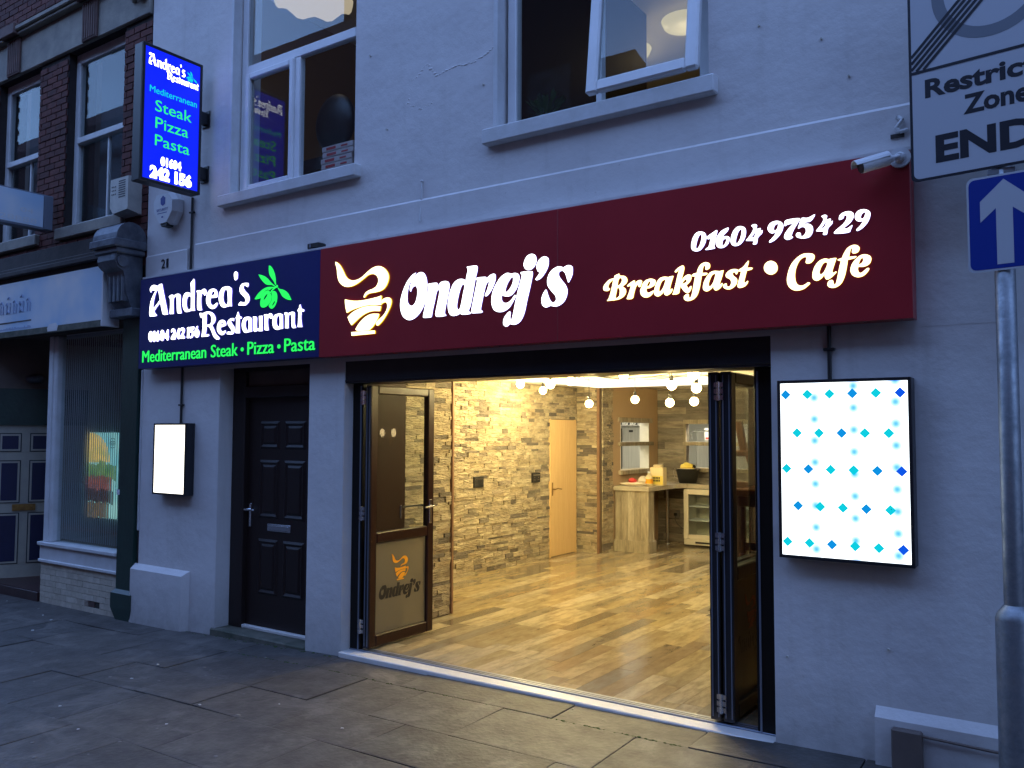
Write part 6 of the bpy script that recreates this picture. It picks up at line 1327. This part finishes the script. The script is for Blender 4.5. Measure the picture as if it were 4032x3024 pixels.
# lit poster of a burger behind the glass
t = thing('burger_poster', (-8.95, .2, .84), 'backlit burger poster behind the left shop window', 'poster')
pe = lambda nm, c, s=.5: print_mat(nm, c, tuple(min(1, q * f_) for q, f_ in zip(c, (.5, .75, .9))), s * 1.7, 16 if nm != 'poster_sky' else 3)
MB().box(-9.30, -8.60, .155, .16, .84, 1.775).build('sheet', pe('poster_sky', (.42, .80, .72), .42), t)
def pp(poly, y, nm, m): mb = MB(); mb.prism(poly, (-9.30, y, .84), (1, 0, 0), (0, 0, 1), (0, -1, 0), .0012); return mb.build(nm, m, t)
random.seed(4)
bun = [(0, .60), (0, .93)] + [(.42 * math.sin(R(a)), .60 + .335 * math.cos(R(a))) for a in range(8, 91, 8)]
pp(bun, .154, 'bun', pe('poster_bun', (.85, .55, .16), .55))
def wavy(y0, y1, x1, m, nm, y, j=.03):
    top = [(x1 * k / 14, y1 + random.uniform(-j, j)) for k in range(15)]; bot = [(x1 * k / 14, y0 + random.uniform(-j, j)) for k in range(15)]
    top[0] = (0, y1); bot[0] = (0, y0); pp(list(bot) + top[::-1], y, nm, m)
wavy(.42, .60, .55, pe('poster_lettuce', (.20, .34, .12), .45), 'lettuce', .1525, .035)
wavy(.28, .45, .48, pe('poster_tomato', (.36, .11, .08), .4), 'tomato', .151, .02)
wavy(.16, .31, .50, pe('poster_patty', (.09, .045, .025), .3), 'patty', .1495, .02)
wavy(.0, .17, .42, pe('poster_bun_low', (.30, .20, .10), .3), 'lower_bun', .148, .015)
mb = MB()
for k in range(28):
    a = 2 * math.pi * k / 28; b = 2 * math.pi * (k + 1) / 28
    mb.add([(-8.84 + rr * math.cos(q), .1535, 1.66 + rr * math.sin(q)) for q in (a, b) for rr in (.05, .058)], [(0, 1, 3, 2)])
for z in (-.018, 0, .018): mb.box(-8.875, -8.805, .152, .1535, 1.655 + z, 1.664 + z)
mb.build('round_emblem', 'sign_black', t, recalc=False)
mb = MB(); mb.cbox(-8.66, -8.60, .149, .1525, 1.42, 1.76, .002); mb.cbox(-8.645, -8.60, .149, .1525, .98, 1.36, .002); mb.build('big_character_edge', 'sign_black', t)
random.seed(12)
o = MB().box(-8.42, -8.37, -.034, -.0305, 1.13, 1.185).build('sticker', 'plastic_white'); tag(o, 'small white sticker on the green pilaster', 'sticker')
# fascia of the left shop
t = thing('left_shop_fascia', (-10, 0, 2.9), 'faded pale blue fascia sign of the left shop', 'sign')
mb = MB(); mb.box(-13.5, -8.545, -.17, -.02, 2.90, 3.545); mb.build('tray', 'dark_stone', t)
mb = MB(); mb.cbox(-13.5, -8.545, -.18, -.17, 2.96, 3.535, .002); fc = mb.build('face', 'fascia_white', t)
mb = MB(); mb.cbox(-8.545, -8.52, -.195, -.0, 2.89, 3.575, .004); mb.build('end_plate', 'plastic_white', t)
mb = MB(); mb.cbox(-13.5, -8.545, -.19, -.165, 2.885, 2.958, .004); mb.build('lower_rail', 'concrete', t)
def stroke(paths, y, m, par, nm, r_=.009):
    mb = MB()
    for p in paths:
        q = [(a, y, b) for a, b in p]; mb.path(q, r_, 6)
    return mb.build(nm, m, par)
for k, xx in enumerate((-10.93, -10.78, -10.62, -10.47, -10.31, -10.15)):
    z = 3.17
    stroke([[(xx, z + .1), (xx + .02, z + .13), (xx + .04, z + .1), (xx + .02, z + .08), (xx + .02, z), (xx + .06, z + .03), (xx + .1, z), (xx + .1, z + .13)], [(xx + .03, z + .18), (xx + .07, z + .2), (xx + .09, z + .17)]] if k % 2 == 0 else [[(xx + .04, z), (xx + .04, z + .1), (xx + .02, z + .13), (xx + .06, z + .15), (xx + .1, z + .1), (xx + .1, z)]], -.181, 'faded_print', t, 'faded_character')
MB().box(-12.0, -10.02, -.1835, -.1802, 3.055, 3.07).build('line', 'sign_black', t)
mb = MB()
for k in range(34): mb.box(-10.9 + k * .026, -10.886 + k * .026, -.1822, -.1802, 2.975, 2.975 + random.choice((.016, .02, .03)))
tag(mb.build('worn_small_print', 'faded_print', t), kind='stuff')
mb = MB(); mb.prism([(0, 0), (.2, 0), (.22, .05), (.17, .09), (.03, .08), (-.01, .04)], (-9.62, -.191, 2.90), (1, 0, 0), (0, 0, 1), (0, -1, 0), .004); mb.build('torn_label', 'plastic_white', t)
# projecting sign of the left shop
t = thing('pale_projecting_sign', (-9.85, 0, 4.1), 'pale faded blue sign box projecting from the brick building', 'sign')
mb = MB(); mb.cbox(-9.99, -9.855, -1.3, -.06, 4.09, 4.50, .006); mb.v = [(x, y, z + (.0 if y > -.5 else .0)) for x, y, z in mb.v]; mb.build('case', 'strip', t)
mb = MB(); mb.cbox(-9.855, -9.85, -1.27, -.17, 4.115, 4.485, .002); mb.build('face', 'fascia_white', t)
mb = MB(); mb.cbox(-9.855, -9.843, -.16, -.065, 4.10, 4.49, .003); mb.build('end_strip', 'strip', t)
words('628888', t, 'plastic_white', -.72, -.24, 4.14, .055, .0015, (-9.8498, 0, 0), (0, 1, 0), (0, 0, 1), (1, 0, 0))
words('04', t, 'plastic_white', -.42, -.28, 4.25, .05, .0015, (-9.8498, 0, 0), (0, 1, 0), (0, 0, 1), (1, 0, 0))
# louvred siren box
t = thing('siren_box', (-8.3, 0, 4.1), 'cream louvred alarm siren box on the brick building', 'alarm')
mb = MB(); mb.add([(-8.50, 0, 4.06), (-8.17, 0, 4.06), (-8.17, 0, 4.46), (-8.50, 0, 4.46), (-8.53, -.14, 4.15), (-8.20, -.14, 4.10), (-8.20, -.14, 4.45), (-8.53, -.14, 4.45), (-8.47, -.14, 4.08)], [(4, 8, 5, 6, 7), (0, 1, 5, 8), (0, 8, 4), (1, 2, 6, 5), (2, 3, 7, 6), (3, 0, 4, 7)]); mb.build('cover', 'plastic_cream', t)
mb = MB()
for k in range(8): mb.box(-8.37, -8.25, -.143, -.1402, 4.24 + k * .024, 4.25 + k * .024)
for k in range(3):
    for j in range(3): mb.box(-8.50 + j * .03, -8.487 + j * .03, -.143, -.1402, 4.36 - k * .04, 4.373 - k * .04)
mb.build('louvres', 'sign_black', t)
o = thing('floodlight_box', (-8.24, 0, 3.0), 'small white box fixed to the top of the green pilaster', 'box')
mb = MB(); mb.cbox(-8.30, -8.20, -.09, -.031, 2.98, 3.08, .006); mb.build('case', 'plastic_white', o)
mb = MB(); mb.tube((-8.20, -.06, 3.03), (-8.17, -.06, 3.03), .02); mb.build('sensor', 'plastic_black', o)
# recessed lobby with cream and navy door
dd = Vector((.467, .884, 0)); dn = Vector((.884, -.467, 0)); P1 = Vector((-11.037, .526, 0))
def DPb(a, b, z0, z1, n0, n1, mb):
    v = [P1 + dd * s + dn * n_ + V3 * z for z in (z0, z1) for n_ in (n0, n1) for s in (a, b)]
    mb.add(v, [(0, 2, 3, 1), (4, 5, 7, 6), (0, 1, 5, 4), (2, 6, 7, 3), (0, 4, 6, 2), (1, 3, 7, 5)])
t = thing('panelled_door', tuple(P1), 'cream door with navy panels and brass letterbox in the left shop lobby', 'door')
mb = MB(); DPb(-.62, .16, -.04, 1.86, -.05, 0, mb); lf = mb.build('leaf', 'cream_paint', t)
for a, b in ((-.49, -.245), (-.155, .10)):
    for z0, z1 in ((1.525, 1.76), (.885, 1.42), (.13, .765)):
        mb = MB(); DPb(a, b, z0, z1, .0, .006, mb); mb.build('panel_bead', 'sign_black', lf)
        mb = MB(); DPb(a + .012, b - .012, z0 + .012, z1 - .012, .006, .01, mb); mb.build('panel_mould', 'cream_paint', lf)
        mb = MB(); DPb(a + .034, b - .034, z0 + .034, z1 - .034, .01, .012, mb); mb.build('door_panel', 'navy_paint', lf)
mb = MB(); DPb(-.325, -.07, .79, .87, .001, .018, mb); DPb(-.30, -.095, .805, .85, .018, .024, mb); mb.build('letterbox', 'brass', lf)
mb = MB(); DPb(-.8, .5, 1.86, 2.32, -.06, .03, mb); mb.build('door_head', 'green_paint', t)
mb = MB(); DPb(-.9, -.62, -.06, 2.9, -.06, .02, mb); DPb(.16, .9, -.06, 2.9, -.06, -.01, mb); mb.build('door_jamb', 'cream_paint', t)
mb = MB(); DPb(-.9, .9, 2.32, 3.0, -.08, -.02, mb); mb.build('overpanel', 'soffit', t)
mb = MB(); c_ = P1 + dd * -.12 + dn * .02 + V3 * 2.45; mb.ball(c_, .11, 18, 12, (1, 1, .55)); o = mb.build('lobby_lamp', 'lead'); tag(o, 'unlit round lamp above the cream and navy door', 'lamp')
mb = MB(); mb.box(-11.6, -9.97, .0, 1.9, -.3, -.045); mb.build('lobby_floor', 'maroon_tile', bb)
mb = MB(); mb.cbox(-11.6, -9.99, -.02, .0, -.3, -.05, .004); mb.build('lobby_step', 'maroon_tile', bb)
mb = MB(); mb.box(-13.5, -11.45, 0, .3, -.3, 2.9); mb.build('far_pier', 'green_paint', bb)

# invented terrace across the street, sized to darken the reflections in the glass
t = thing('invented_terrace', (-6, -14, 0), 'invented dark brick terrace across the street, sized to darken the upstairs glass', 'building')
mb = MB(); mb.box(-60, 14, -15.6, -13, -.5, 14.2); mb.prism([(0, 0), (3.2, 2.6), (3.2, 0)], (-60, -13, 14.2), (0, -1, 0), (0, 0, 1), (1, 0, 0), 74); mb.build('wall', 'brick', t)
for k in range(12):
    for z in (1.0, 4.0, 6.8, 9.6):
        mb = MB(); x = -36 + k * 4; mb.cbox(x, x + 1.3, -12.998, -12.95, z, z + 1.6, .02); mb.build('window', (emis('lit_window', (1, .8, .4), .25) if (k, z) in ((3, 4.0), (5, 4.0), (2, 6.8)) else 'glass_dusty'), t)
for k in range(4):
    mb = MB(); x = -22 + k * 9; mb.box(x, x + 1.4, -16.8, -16.0, 15.0, 18.2); mb.build('chimney', 'brick', t)
